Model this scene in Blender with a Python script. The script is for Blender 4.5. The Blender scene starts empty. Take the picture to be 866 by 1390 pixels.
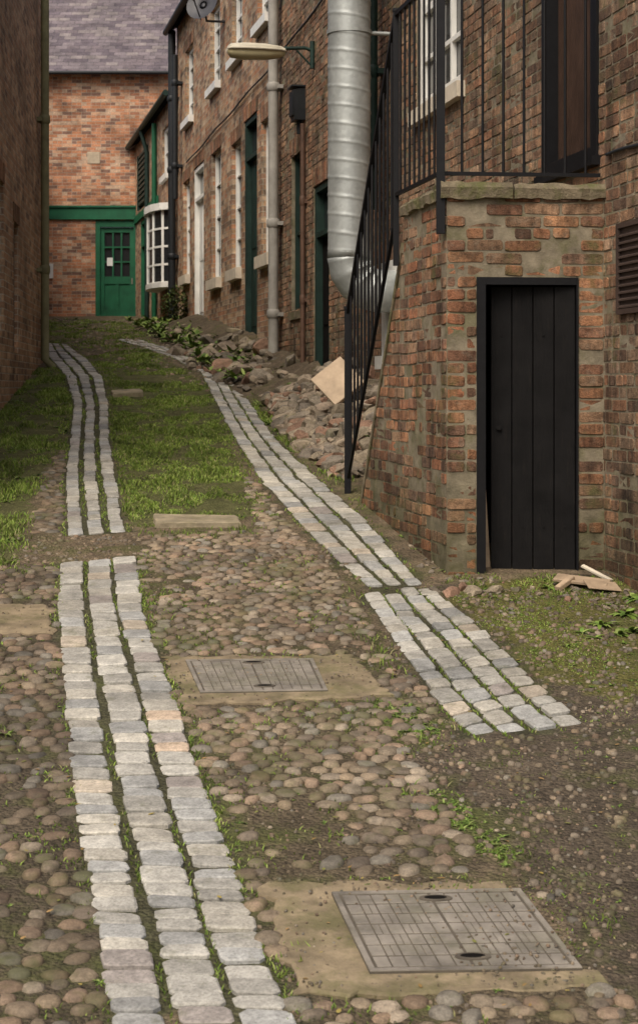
import bpy, bmesh, math, random
import numpy as np
from mathutils import Vector, Matrix, noise
random.seed(7)
rng = np.random.default_rng(7)
R = random.uniform
# ------------------------------------------------------------------ survey helpers
F = 2200.0; CX = 433.0; CY = 525.0     # survey constants of the photograph
def g(Y):
    if Y < -4: return -2.3 - .118*4
    if Y < 20: return -2.3 + .118*Y
    d = min(Y-20, 19.0)
    z = .06 + .118*d - .00336*d*d/2
    if Y > 39: z += (min(Y, 60)-39)*.02
    return z
def und(x, y):
    return .018*noise.noise(Vector((x*.9, y*.9, 0))) + .008*noise.noise(Vector((x*3, y*3, 5)))
def gz(x, y):
    return g(y) + und(x, y)
def P(px, py):
    a, b = 2.5, 39.0
    for _ in range(40):
        m = (a+b)/2
        if (CY-py)/F*m - g(m) > 0: a = m
        else: b = m
    return ((px-CX)/F*a, a)
def PP(l): return [P(*q) for q in l]
def inpoly(pts, poly):
    x = pts[:, 0]; y = pts[:, 1]
    ins = np.zeros(len(x), bool)
    n = len(poly); j = n-1
    for i in range(n):
        xi, yi = poly[i]; xj, yj = poly[j]
        if yi != yj:
            c = ((yi > y) != (yj > y)) & (x < (xj-xi)*(y-yi)/(yj-yi)+xi)
            ins ^= c
        j = i
    return ins
# ------------------------------------------------------------------ mesh builder
class MB:
    def __init__(s):
        s.v = []; s.f = []; s.m = []; s.c = []; s.w = []; s.sm = []
    def add(s, vs, fs, col=(1, 1, 1), mat=0, uv=None, smooth=False):
        o = len(s.v)
        s.v.extend([tuple(q) for q in vs])
        s.f.extend([tuple(i+o for i in q) for q in fs])
        s.m.extend([mat]*len(fs)); s.sm.extend([smooth]*len(fs))
        s.c.extend([(col[0], col[1], col[2], 1.0)]*len(vs))
        if uv is None: s.w.extend([(0, 0, 0)]*len(vs))
        else: s.w.extend([(q[0], q[1], 0) for q in uv])
    def quad(s, a, b, c, d, **k): s.add([a, b, c, d], [(0, 1, 2, 3)], **k)
    def box(s, pts, **k):
        s.add(pts, [(0, 3, 2, 1), (4, 5, 6, 7), (0, 1, 5, 4), (1, 2, 6, 5), (2, 3, 7, 6), (3, 0, 4, 7)], **k)
    def tube(s, path, r, n=12, cap=True, **k):
        path = [Vector(p) for p in path]
        rs = r if isinstance(r, (list, tuple)) else [r]*len(path)
        vs = []; fs = []
        up = None
        for i, p in enumerate(path):
            t = (path[min(i+1, len(path)-1)]-path[max(i-1, 0)]).normalized()
            if up is None:
                up = Vector((0, 0, 1)) if abs(t.z) < .9 else Vector((0, 1, 0))
            a = up - t*up.dot(t)
            if a.length < 1e-4: a = Vector((1, 0, 0)) - t*t.x
            a.normalize(); b = t.cross(a)
            up = a
            for j in range(n):
                th = 2*math.pi*j/n + (math.pi/n if n == 4 else 0)
                vs.append(p + (a*math.cos(th)+b*math.sin(th))*rs[i])
        for i in range(len(path)-1):
            for j in range(n):
                fs.append((i*n+j, i*n+(j+1) % n, (i+1)*n+(j+1) % n, (i+1)*n+j))
        k.setdefault('smooth', n > 4)
        s.add(vs, fs, **k)
        if cap:
            kk = dict(k); kk['smooth'] = False
            s.add(vs[:n], [tuple(range(n))[::-1]], **kk)
            s.add(vs[-n:], [tuple(range(n))], **kk)
    def block(s, Pq, n, h, inset, col, k=.1, base=-.02, dome=0.0, jit=0.0, mat=0, smooth=False, rag=0.0):
        Pq = [Vector(p) for p in Pq]; n = Vector(n)
        c = (Pq[0]+Pq[1]+Pq[2]+Pq[3])/4
        ring = []
        for i in range(4):
            p = Pq[i]; a = Pq[i-1]; b = Pq[(i+1) % 4]
            k1 = k*.1*R(.5, 1.8); k2 = k*.1*R(.5, 1.8)
            ring.append(p+(a-p).normalized()*min(k1, (a-p).length*.3))
            ring.append(p+(b-p).normalized()*min(k2, (b-p).length*.3))
        if rag:
            ring = [q+(c-q).normalized()*R(0, rag) for q in ring]
        vs = [q+n*base for q in ring]+[q+n*(h-inset*.7) for q in ring]
        for q in ring:
            d = (c-q); L = d.length
            vs.append(q+d*(inset*R(.7, 1.5)/L)+n*(h+R(-jit, jit)))
        vs.append(c+n*(h+dome+R(-jit, jit)*.5))
        fs = []
        for r in range(2):
            for j in range(8):
                fs.append((r*8+j, r*8+(j+1) % 8, (r+1)*8+(j+1) % 8, (r+1)*8+j))
        for j in range(8): fs.append((16+j, 16+(j+1) % 8, 24))
        s.add(vs, fs, col=col, smooth=smooth, mat=mat)
    def obj(s, name, mats, parent=None):
        me = bpy.data.meshes.new(name)
        me.from_pydata(s.v, [], s.f)
        for m in mats: me.materials.append(m)
        me.polygons.foreach_set('material_index', np.array(s.m, dtype=np.int32))
        me.polygons.foreach_set('use_smooth', np.array(s.sm, dtype=bool))
        a = me.attributes.new('Col', 'FLOAT_COLOR', 'POINT')
        a.data.foreach_set('color', np.array(s.c, dtype=np.float32).ravel())
        a = me.attributes.new('wuv', 'FLOAT_VECTOR', 'POINT')
        a.data.foreach_set('vector', np.array(s.w, dtype=np.float32).ravel())
        me.update()
        o = bpy.data.objects.new(name, me)
        bpy.context.scene.collection.objects.link(o)
        if parent: o.parent = parent
        return o
def empty(name):
    o = bpy.data.objects.new(name, None)
    bpy.context.scene.collection.objects.link(o)
    return o
# ------------------------------------------------------------------ materials
class NT:
    def __init__(s, name):
        s.mat = bpy.data.materials.new(name); s.mat.use_nodes = True
        s.t = s.mat.node_tree; s.b = s.t.nodes['Principled BSDF']
    def n(s, typ, **k):
        q = s.t.nodes.new(typ)
        for a, v in k.items(): setattr(q, a, v)
        return q
    def l(s, a, b): s.t.links.new(a, b)
    def m(s, op, a, b=None, c=None, clamp=False):
        q = s.n('ShaderNodeMath', operation=op, use_clamp=clamp)
        for i, x in enumerate((a, b, c)):
            if x is None: continue
            if isinstance(x, (int, float)): q.inputs[i].default_value = x
            else: s.l(x, q.inputs[i])
        return q.outputs[0]
    def noise(s, vec, scale, detail=4, rough=.55, out='Fac'):
        q = s.n('ShaderNodeTexNoise'); q.inputs['Scale'].default_value = scale
        q.inputs['Detail'].default_value = detail; q.inputs['Roughness'].default_value = rough
        if vec is not None: s.l(vec, q.inputs['Vector'])
        return q.outputs[out]
    def scaled(s, vec, sc):
        q = s.n('ShaderNodeVectorMath', operation='MULTIPLY'); s.l(vec, q.inputs[0]); q.inputs[1].default_value = sc
        return q.outputs[0]
    def ramp(s, fac, stops, interp='LINEAR'):
        q = s.n('ShaderNodeValToRGB'); e = q.color_ramp; e.interpolation = interp
        while len(e.elements) < len(stops): e.elements.new(.5)
        for el, (p, c) in zip(e.elements, stops):
            el.position = p; el.color = (c[0], c[1], c[2], 1) if not isinstance(c, (int, float)) else (c, c, c, 1)
        s.l(fac, q.inputs[0]); return q.outputs[0]
    def mix(s, fac, a, b, mode='MIX'):
        q = s.n('ShaderNodeMix', data_type='RGBA', blend_type=mode)
        for idx, x in ((0, fac), (6, a), (7, b)):
            if isinstance(x, (int, float)): q.inputs[idx].default_value = x
            elif isinstance(x, tuple): q.inputs[idx].default_value = (x[0], x[1], x[2], 1)
            else: s.l(x, q.inputs[idx])
        return q.outputs[2]
    def bump(s, h, strength=.5, dist=.01):
        q = s.n('ShaderNodeBump'); q.inputs['Strength'].default_value = strength
        q.inputs['Distance'].default_value = dist
        s.l(h, q.inputs['Height']); s.l(q.outputs[0], s.b.inputs['Normal'])
    def col(s, c):
        if isinstance(c, tuple): s.b.inputs['Base Color'].default_value = (c[0], c[1], c[2], 1)
        else: s.l(c, s.b.inputs['Base Color'])
    def rough(s, r):
        if isinstance(r, (int, float)): s.b.inputs['Roughness'].default_value = r
        else: s.l(r, s.b.inputs['Roughness'])
    def attr(s, name, out='Color'):
        q = s.n('ShaderNodeAttribute', attribute_name=name); return q.outputs[out]
    def pos(s): return s.n('ShaderNodeNewGeometry').outputs['Position']
    def damp(s, cc, amount=.75):
        """rising damp and algae close to the ground on masonry"""
        p = s.pos(); sp = s.n('ShaderNodeSeparateXYZ'); s.l(p, sp.inputs[0])
        gl = s.m('SUBTRACT', s.m('MULTIPLY', sp.outputs[1], .112), 2.25)
        h = s.m('SUBTRACT', sp.outputs[2], gl)
        h = s.m('ADD', h, s.m('MULTIPLY', s.m('SUBTRACT', s.noise(p, 2.2, 4, .7), .5), 1.5))
        f = s.ramp(h, [(0.0, amount), (.22, amount*.75), (.75, 0.0)])
        return s.mix(f, cc, s.mix(1, cc, (.42, .45, .33), 'MULTIPLY'))
def simple(name, col, rough=.6, metal=0, var=.3, scale=6, bump=.2, dist=.003, spec=.4, moss=0, damp=False):
    t = NT(name); p = t.pos()
    n1 = t.noise(p, scale, 5, .65); n2 = t.noise(p, scale*9, 3)
    f = t.ramp(n1, [(.25, 1-var), (.75, 1+var)])
    c = t.mix(1, f, col, 'MULTIPLY')
    if moss:
        mm = t.ramp(t.noise(p, scale*.6, 5, .7), [(.48, 0.0), (.62, moss)])
        c = t.mix(mm, c, (.085, .09, .028))
    if damp: c = t.damp(c)
    t.col(c)
    t.rough(t.m('ADD', t.m('MULTIPLY', n2, .25), rough-.12)); t.b.inputs['Metallic'].default_value = metal
    t.b.inputs['Specular IOR Level'].default_value = spec
    if bump: t.bump(t.m('ADD', n1, t.m('MULTIPLY', n2, .4)), bump, dist)
    return t.mat
def stone_attr(name, rough=.75, dark=.45, scale=18, moss=0.0, bump=.6, dist=.006, big=.62, mscale=5, mth=.56, smear=0, streak=0, damp=False):
    t = NT(name); p = t.pos(); c = t.attr('Col')
    n1 = t.noise(p, scale, 4, .7); n2 = t.noise(p, scale*6, 3, .7); n3 = t.noise(p, 1.7, 4, .65)
    if smear:
        sm = t.ramp(t.noise(p, 13, 4, .75), [(.50, 0.0), (.66, smear)])
        c = t.mix(sm, c, (.25, .21, .155))
    f = t.ramp(n1, [(.28, 1-dark), (.5, .95), (.75, 1.3)])
    cc = t.mix(1, f, c, 'MULTIPLY')
    f2 = t.ramp(n2, [(.3, .6), (.6, 1.14)])
    cc = t.mix(.85, cc, f2, 'MULTIPLY')
    f3 = t.ramp(n3, [(.32, big), (.58, 1.08)])
    cc = t.mix(.9, cc, f3, 'MULTIPLY')
    if streak:
        st = t.ramp(t.noise(t.scaled(p, (5, 5, .8)), 1.3, 5, .7), [(.36, 1-streak), (.54, 1.0)])
        cc = t.mix(1, cc, st, 'MULTIPLY')
    if moss:
        mm = t.ramp(t.noise(p, mscale, 4, .7), [(mth, 0.0), (mth+.12, moss)])
        cc = t.mix(mm, cc, (.085, .088, .03))
    if damp: cc = t.damp(cc)
    t.col(cc); t.rough(rough)
    t.b.inputs['Specular IOR Level'].default_value = .3
    t.bump(t.m('ADD', n1, t.m('MULTIPLY', n2, .6)), bump, dist)
    return t.mat
def brick_mat(name, bw, bh, palette, mortar, stain=.5, mort=.006, headers=True, rough=.85, bumpd=.01):
    t = NT(name); uv = t.attr('wuv', 'Vector')
    nc = t.noise(uv, 9, 3, .6, out='Color')
    vm = t.n('ShaderNodeVectorMath', operation='MULTIPLY_ADD')
    t.l(nc, vm.inputs[0]); vm.inputs[1].default_value = (.02, .018, 0); t.l(uv, vm.inputs[2])
    sp = t.n('ShaderNodeSeparateXYZ'); t.l(vm.outputs[0], sp.inputs[0])
    u, v = sp.outputs[0], sp.outputs[1]
    rv = t.m('DIVIDE', v, bh); row = t.m('FLOOR', rv)
    if headers:
        h = t.m('LESS_THAN', t.m('FLOORED_MODULO', row, 4.0), .5)
        w = t.m('SUBTRACT', bw, t.m('MULTIPLY', h, bw/2))
    else: w = t.m('ADD', bw, 0.0)
    cx = t.m('ADD', t.m('DIVIDE', u, w), t.m('MULTIPLY', t.m('FLOORED_MODULO', row, 2.0), .5))
    colm = t.m('FLOOR', cx)
    fx = t.m('MULTIPLY', t.m('FRACT', cx), w); fy = t.m('MULTIPLY', t.m('FRACT', rv), bh)
    dx = t.m('MINIMUM', fx, t.m('SUBTRACT', w, fx)); dy = t.m('MINIMUM', fy, t.m('SUBTRACT', bh, fy))
    d = t.m('MINIMUM', dx, dy)
    mr = t.n('ShaderNodeMapRange', interpolation_type='SMOOTHSTEP')
    t.l(d, mr.inputs[0]); mr.inputs[1].default_value = mort*.5; mr.inputs[2].default_value = mort*1.4
    mask = mr.outputs[0]
    cb = t.n('ShaderNodeCombineXYZ'); t.l(colm, cb.inputs[0]); t.l(row, cb.inputs[1])
    wn = t.n('ShaderNodeTexWhiteNoise', noise_dimensions='2D'); t.l(cb.outputs[0], wn.inputs['Vector'])
    k = len(palette)
    bc = t.ramp(wn.outputs['Value'], [(i/k, c) for i, c in enumerate(palette)], 'CONSTANT')
    n1 = t.noise(uv, 30, 4, .7); n2 = t.noise(uv, .9, 5, .65); n4 = t.noise(uv, 3.1, 4, .7)
    bc = t.mix(1, bc, t.ramp(n1, [(.3, .6), (.7, 1.3)]), 'MULTIPLY')
    cc = t.mix(mask, mortar, bc)
    cc = t.mix(stain, cc, t.ramp(n2, [(.3, .35), (.5, .95), (.7, 1.3)]), 'MULTIPLY')
    cc = t.mix(.7, cc, t.ramp(n4, [(.32, .5), (.5, 1.0), (.72, 1.35)]), 'MULTIPLY')
    t.col(cc); t.rough(rough); t.b.inputs['Specular IOR Level'].default_value = .25
    t.bump(t.m('ADD', t.m('MULTIPLY', mask, 1.0), t.m('MULTIPLY', n1, .4)), .8, bumpd)
    return t.mat

M_leftbrick = brick_mat('left_wall_brick', .235, .078, [(.38, .23, .135), (.48, .28, .16), (.27, .17, .11), (.55, .36, .22), (.40, .24, .14), (.50, .33, .20)], (.48, .41, .31), .75)
M_farbrick = brick_mat('far_house_brick', .235, .078, [(.44, .195, .10), (.51, .24, .13), (.34, .155, .09), (.53, .31, .19), (.45, .205, .11), (.22, .125, .09), (.50, .34, .23)], (.40, .34, .26), .85, .005)
M_terrbrick = brick_mat('terrace_brick', .235, .078, [(.37, .22, .125), (.45, .28, .16), (.29, .17, .11), (.47, .34, .225), (.41, .20, .11), (.20, .135, .09), (.43, .31, .205)], (.33, .28, .21), .85)
M_slate = brick_mat('roof_slates', .30, .19, [(.155, .125, .13), (.20, .165, .17), (.13, .105, .115), (.23, .195, .185), (.175, .145, .15)], (.06, .05, .055), .6, .004, False, .65, .02)
M_brick = stone_attr('brick_faces', .9, .6, 22, .7, 1.0, .010, .36, 3.2, .56, smear=.45, streak=.6, damp=True)
M_mortar = simple('lime_mortar', (.20, .17, .12), .92, 0, .5, 9, .8, .01, .2, .45, damp=True)
M_sett = stone_attr('granite_setts', .72, .35, 16, .4, .6, .004, .66, 9, .58)
M_cob = stone_attr('river_cobbles', .72, .45, 22, .6, .5, .004, .52, 3.2, .53)
M_rock = stone_attr('rubble_stone', .88, .5, 12, .4, .8, .01)
M_cap = simple('weathered_stone', (.165, .135, .088), .9, 0, .55, 9, 1.0, .016, .25, .75)
M_slabst = simple('flat_stone', (.27, .225, .15), .88, 0, .45, 9, .9, .01, .25, .3)
M_conc = simple('old_concrete', (.215, .168, .105), .88, 0, .55, 7, .9, .010, .25, .5)
M_black = simple('black_gloss_paint', (.008, .008, .009), .5, 0, .3, 20, .15, .001, .22)
M_pipeblack = simple('black_pipe', (.014, .016, .018), .5, 0, .3, 10, .1, .001, .3)
M_green = simple('green_paint', (.011, .098, .045), .55, 0, .35, 4, .2, .002, .3)
M_dkgreen = simple('dark_green_paint', (.012, .030, .023), .55, 0, .4, 5, .2, .002, .3)
M_white = simple('white_paint', (.72, .71, .66), .5, 0, .15, 4, .1, .001)
M_cream = simple('cream_stone_sill', (.58, .51, .40), .7, 0, .25, 5, .3, .003)
M_grey = simple('grey_pipe_paint', (.28, .265, .235), .6, 0, .35, 3, .2, .002, .3)
M_dark = simple('dark_interior', (.010, .009, .008), .95, 0, .2, 4, 0, spec=.05)
M_brownslat = simple('brown_board', (.055, .032, .022), .6, 0, .3, 6, .2, .002, .2)
M_wood = simple('weathered_wood', (.34, .25, .165), .8, 0, .35, 8, .5, .004)
M_iron = simple('cast_iron', (.205, .182, .15), .7, .0, .5, 8, .7, .004, .3, .25)
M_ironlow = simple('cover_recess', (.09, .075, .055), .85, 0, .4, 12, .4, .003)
M_lamp = simple('lamp_housing', (.50, .46, .36), .5, 0, .15, 6, .1, .001)
M_lens = simple('lamp_lens', (.50, .44, .26), .3, 0, .1, 8, .05, .001)
M_paper = simple('paper_notice', (.65, .65, .62), .7, 0, .1, 6, 0)
def mk_glass():
    t = NT('window_glass'); t.col((.02, .022, .024)); t.rough(.06)
    t.b.inputs['Specular IOR Level'].default_value = .6
    t.bump(t.noise(t.pos(), 3, 2), .15, .01); return t.mat
M_glass = mk_glass()
def mk_galv():
    t = NT('galvanised_steel'); p = t.pos()
    vo = t.n('ShaderNodeTexVoronoi'); vo.inputs['Scale'].default_value = 30; t.l(p, vo.inputs['Vector'])
    f = t.ramp(vo.outputs['Color'], [(0, .88), (1, 1.06)])
    n = t.noise(p, 3, 5, .6)
    f2 = t.ramp(n, [(.3, .7), (.7, 1.1)])
    t.col(t.mix(1, t.mix(1, f, f2, 'MULTIPLY'), (.44, .465, .45), 'MULTIPLY'))
    t.b.inputs['Metallic'].default_value = .45; t.rough(t.m('ADD', t.m('MULTIPLY', n, .25), .38))
    return t.mat
M_galv = mk_galv()
def mk_leaf(name):
    t = NT(name); t.col(t.attr('Col')); t.rough(.65)
    t.b.inputs['Specular IOR Level'].default_value = .2
    return t.mat
M_leaf = mk_leaf('leaf_blades')
def mk_ground():
    t = NT('ground_soil'); p = t.pos(); c = t.attr('Col')
    n1 = t.noise(p, 7, 6, .7); n2 = t.noise(p, 60, 3, .7); n3 = t.noise(p, 1.2, 4, .6)
    vo = t.n('ShaderNodeTexVoronoi', feature='F1'); vo.inputs['Scale'].default_value = 60; t.l(p, vo.inputs['Vector'])
    cc = t.mix(1, c, t.ramp(n1, [(.25, .5), (.5, .95), (.75, 1.45)]), 'MULTIPLY')
    cc = t.mix(.9, cc, t.ramp(n2, [(.3, .55), (.65, 1.3)]), 'MULTIPLY')
    cc = t.mix(.7, cc, t.ramp(n3, [(.3, .65), (.65, 1.15)]), 'MULTIPLY')
    cc = t.mix(.4, cc, t.ramp(vo.outputs['Color'], [(0.1, .6), (.9, 1.5)]), 'MULTIPLY')
    mm = t.ramp(t.noise(p, 2.6, 6, .75), [(.5, 0.0), (.64, .65)])
    cc = t.mix(mm, cc, (.078, .086, .026))
    t.col(cc); t.rough(.92); t.b.inputs['Specular IOR Level'].default_value = .2
    h = t.m('ADD', n1, t.m('SUBTRACT', t.m('MULTIPLY', n2, .5), t.m('MULTIPLY', vo.outputs['Distance'], .6)))
    t.bump(h, .9, .025); return t.mat
M_ground = mk_ground()
# ------------------------------------------------------------------ regions (ground coordinates)
LT1L = PP([(150, 1400), (135, 1300), (118, 1200), (101, 1100), (90, 1000), (82, 900), (78, 830), (80, 764)])
LT1R = PP([(410, 1400), (370, 1300), (332, 1200), (292, 1100), (258, 1000), (222, 900), (197, 830), (187, 757)])
LT2L = PP([(88, 728), (85, 650), (92, 600), (98, 550), (88, 512), (66, 486), (60, 466)])
LT2R = PP([(175, 722), (161, 650), (152, 600), (150, 550), (142, 514), (120, 488), (92, 468)])
RT1L = PP([(500, 798), (456, 762), (405, 712), (356, 655), (316, 592), (292, 545), (272, 505), (225, 482), (160, 462)])
RT1R = PP([(578, 795), (545, 760), (500, 708), (438, 655), (376, 597), (342, 550), (318, 512), (262, 484), (190, 462)])
RT2L = PP([(655, 1008), (625, 985), (582, 940), (545, 890), (515, 845), (490, 803)])
RT2R = PP([(800, 985), (762, 955), (722, 920), (672, 875), (635, 838), (588, 797)])
MH1 = PP([(252, 900), (425, 898), (445, 941), (272, 944)])
MH1c = PP([(222, 893), (480, 890), (528, 945), (250, 958)])
MH2 = PP([(450, 1217), (706, 1212), (790, 1320), (502, 1325)])
MH2c = PP([(355, 1197), (715, 1197), (835, 1345), (400, 1350)])
SLAB1 = PP([(208, 704), (322, 706), (328, 716), (212, 716)])
SLAB2 = PP([(-60, 822), (70, 824), (72, 862), (-70, 862)])
GAPP = PP([(20, 728), (200, 726), (195, 762), (20, 764)])
trackpolys = [LT1L+LT1R[::-1], LT2L+LT2R[::-1], RT1L+RT1R[::-1], RT2L+RT2R[::-1]]
G = [  # (polygon, density per m2, hmin, hmax)
    (PP([(152, 540), (205, 530), (285, 522), (300, 560), (328, 640), (345, 695), (335, 706), (260, 700), (200, 716), (178, 712), (163, 640), (153, 590)]), 5500, .015, .045),
    (PP([(118, 484), (200, 472), (250, 505), (275, 520), (150, 537), (143, 508)]), 2600, .015, .04),
    (PP([(62, 436), (165, 436), (215, 470), (110, 478), (62, 462)]), 900, .02, .05),
    (PP([(-90, 560), (0, 545), (58, 500), (100, 503), (98, 560), (86, 610), (60, 640), (40, 690), (20, 770), (-60, 780), (-120, 700)]), 3000, .02, .055),
    (PP([(335, 545), (375, 520), (402, 560), (412, 618), (388, 605)]), 2600, .03, .08),
    (PP([(190, 762), (202, 800), (222, 880), (212, 880), (194, 800)]), 2400, .015, .04),
    (PP([(247, 960), (268, 985), (300, 1065), (345, 1160), (325, 1160), (280, 1075), (250, 990)]), 3600, .015, .035),
    (PP([(366, 1240), (392, 1310), (400, 1340), (380, 1330)]), 3000, .02, .045),
    (PP([(505, 945), (560, 950), (600, 985), (590, 1005), (540, 1010), (515, 980)]), 3500, .012, .035),
    (PP([(545, 1080), (600, 1070), (650, 1110), (706, 1160), (690, 1180), (630, 1150), (590, 1110)]), 6000, .012, .035),
    (PP([(460, 800), (490, 830), (530, 900), (600, 985), (560, 950), (500, 880)]), 1900, .015, .04),
    (PP([(785, 1255), (830, 1260), (835, 1280), (790, 1275)]), 2500, .02, .035),
    (PP([(190, 722), (335, 716), (352, 722), (230, 736)]), 1200, .015, .04),
    (PP([(412, 622), (470, 640), (520, 690), (505, 705), (445, 655)]), 900, .02, .05),
    (PP([(0, 990), (30, 1000), (20, 1020), (-30, 1020)]), 1800, .02, .04),
]
MOSS = PP([(600, 800), (700, 785), (960, 790), (960, 930), (820, 950), (740, 925), (650, 850)])
DIRTR = PP([(480, 800), (640, 1000), (540, 1010), (600, 1100), (720, 1200), (840, 1400), (1500, 1400), (1300, 800), (800, 780)])
COBC = PP([(185, 730), (350, 720), (410, 735), (470, 800), (520, 870), (600, 960), (560, 1010), (590, 1090), (650, 1150), (640, 1200), (900, 1400), (380, 1400), (300, 1100), (230, 930), (195, 810)])
COBU = PP([(330, 640), (352, 660), (410, 735), (350, 722)])
COBL = PP([(-300, 770), (20, 770), (75, 764), (78, 850), (90, 1000), (118, 1200), (150, 1400), (-700, 1400)])
COBL2 = PP([(45, 690), (60, 640), (85, 610), (85, 720), (45, 726)])
# ------------------------------------------------------------------ ground
def axis(a, b, st, outs):
    return sorted(set([round(x, 4) for x in list(np.arange(a, b+1e-6, st))+outs]))
xs = axis(-4.4, 3.2, .05, [-250, -120, -60, -30, -15, -10, -8, -7, -6, -5, 4, 5, 7, 10, 15, 30, 60, 120, 250])
ys = axis(3.0, 26, .05, [-250, -100, -30, -10, -4, 0, 1.5]+list(np.arange(26.2, 42, .2))+[45, 50, 60, 80, 120, 200, 400])
nx, ny = len(xs), len(ys)
XX, YY = np.meshgrid(xs, ys)
pts = np.stack([XX.ravel(), YY.ravel()], 1)
zz = np.array([gz(x, y) for x, y in pts])
jp = pts + np.array([[.10*noise.noise(Vector((x*6, y*6, 3))), .2*noise.noise(Vector((x*6, y*6, 9)))] for x, y in pts])
col = np.tile(np.array([.145, .11, .07]), (len(pts), 1))
m_ = inpoly(jp, COBC) | inpoly(jp, COBU); col[m_] = (.108, .084, .053)
col[inpoly(jp, DIRTR)] = (.092, .072, .050)
col[inpoly(jp, MOSS)] = (.112, .103, .032)
for poly, d, a, b in G:
    w = min(.75, .3+d/7000)
    m_ = inpoly(jp, poly); col[m_] = col[m_]*(1-w)+np.array([.085, .095, .028])*w
m_ = inpoly(jp, COBL); col[m_] = (.084, .066, .044)
for tp in trackpolys:
    m_ = inpoly(jp, tp); col[m_] = (.070, .066, .036)
gm = bpy.data.meshes.new('ground')
idx = np.arange(nx*ny).reshape(ny, nx)
fq = np.stack([idx[:-1, :-1].ravel(), idx[:-1, 1:].ravel(), idx[1:, 1:].ravel(), idx[1:, :-1].ravel()], 1)
gm.from_pydata(np.column_stack([pts, zz]).tolist(), [], fq.tolist())
gm.polygons.foreach_set('use_smooth', np.ones(len(fq), bool))
a_ = gm.attributes.new('Col', 'FLOAT_COLOR', 'POINT')
a_.data.foreach_set('color', np.column_stack([col, np.ones(len(col))]).astype(np.float32).ravel())
gm.materials.append(M_ground); gm.update()
go = bpy.data.objects.new('ground', gm); bpy.context.scene.collection.objects.link(go)
# ------------------------------------------------------------------ sett tracks
def sett_col():
    r = random.random()
    if r < .50: c = (.40, .38, .33)
    elif r < .72: c = (.345, .34, .315)
    elif r < .92: c = (.43, .40, .335)
    elif r < .96: c = (.42, .36, .28)
    else: c = (.31, .275, .245)
    k = R(.74, 1.12); return (c[0]*k, c[1]*k, c[2]*k)
def track(L, Rr, ncol, gap, name, ragged=0, special=None):
    mb = MB()
    L = [Vector(p) for p in L]; Rr = [Vector(p) for p in Rr]
    cum = [0]
    for i in range(1, len(L)):
        cum.append(cum[-1]+((L[i]-L[i-1]).length+(Rr[i]-Rr[i-1]).length)/2)
    T = cum[-1]
    def at(s, a):
        s = max(0, min(T-1e-6, s)); i = 0
        while cum[i+1] < s: i += 1
        k = (s-cum[i])/(cum[i+1]-cum[i])
        l = L[i].lerp(L[i+1], k); r = Rr[i].lerp(Rr[i+1], k)
        return l.lerp(r, a)
    for c in range(ncol):
        s = R(0, ragged)
        drift = R(-.01, .01)
        while s < T-.05-R(0, ragged):
            yy = at(s, .5).y
            pitch = min(.21, .100+max(0, yy-5)*.020)
            p = pitch*R(.78, 1.25)
            e = min(s+p, T)
            wid = (at(s, 0)-at(s, 1)).length
            ga = gap/wid/2; gg = .005
            wv = .018*noise.noise(Vector((s*1.3, c*3.1, 8)))
            a0 = c/ncol+ga+R(-.014, .014)+drift+wv; a1 = (c+1)/ncol-ga+R(-.014, .014)+drift+wv
            q = [at(s+gg, a0), at(s+gg, a1), at(e-gg, a1), at(e-gg, a0)]
            cc = sum(q, Vector((0, 0)))/4
            rot = R(-.04, .04)
            qq = []
            tx, ty = R(-.05, .05), R(-.04, .04); hz = R(-.006, .006)
            for v in q:
                d = v-cc; d = Vector((d.x*math.cos(rot)-d.y*math.sin(rot), d.x*math.sin(rot)+d.y*math.cos(rot)))
                v = cc+d+Vector((R(-.004, .004), R(-.004, .004)))
                qq.append((v.x, v.y, gz(cc.x, cc.y)+(g(v.y)-g(cc.y))+d.x*tx+d.y*ty+hz))
            col = sett_col()
            if special and special(cc): col = (.48, .37, .27)
            mb.block(qq, (0, 0, 1), .012, .007, col, k=.14, base=-.05, dome=.0015, jit=.001, rag=.004)
            s = e
    mb.obj(name, [M_sett])
spec_c = [P(222, 978), P(238, 1020)]
def special(c): return any(abs(c.x-q[0]) < .07 and abs(c.y-q[1]) < .07 for q in spec_c)
track(LT1L, LT1R, 3, .026, 'stone_sett_track', .03, special)
track(LT2L, LT2R, 3, .05, 'stone_sett_track')
track(RT1L, RT1R, 3, .03, 'stone_sett_track', .1)
track(RT2L, RT2R, 4, .02, 'stone_sett_track', .18)
# ------------------------------------------------------------------ cobbles
def stone(mb, x, y, z, a, b, h, th, col, n=9):
    vs = []; fs = []
    ct, st = math.cos(th), math.sin(th)
    ph = R(0, 6); e = R(.05, .18)
    for r, (rr, hh) in enumerate(((1.0, -.6), (.97, .25), (.80, .82), (.45, 1.0))):
        for j in range(n):
            t = 2*math.pi*j/n
            k = rr*(1+e*math.cos(2*t+ph)+e*.7*math.cos(3*t+ph*2))
            dx, dy = a*k*math.cos(t), b*k*math.sin(t)
            vs.append((x+dx*ct-dy*st, y+dx*st+dy*ct, z+h*hh+.118*(dx*st+dy*ct)))
    vs.append((x, y, z+h))
    for r in range(3):
        for j in range(n): fs.append((r*n+j, r*n+(j+1) % n, (r+1)*n+(j+1) % n, (r+1)*n+j))
    for j in range(n): fs.append((3*n+j, 3*n+(j+1) % n, 4*n))
    mb.add(vs, fs, col=col, smooth=True)
def cob_col(k=1):
    c = random.choice([(.245, .185, .12), (.215, .17, .118), (.27, .21, .14), (.20, .158, .115), (.245, .172, .112), (.29, .235, .17), (.225, .198, .155), (.23, .175, .118), (.26, .185, .125)])
    f = R(.7, 1.22)*k; return (c[0]*f, c[1]*f, c[2]*f)
excl = trackpolys+[MH1c, MH2c, SLAB1, SLAB2, GAPP]
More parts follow.
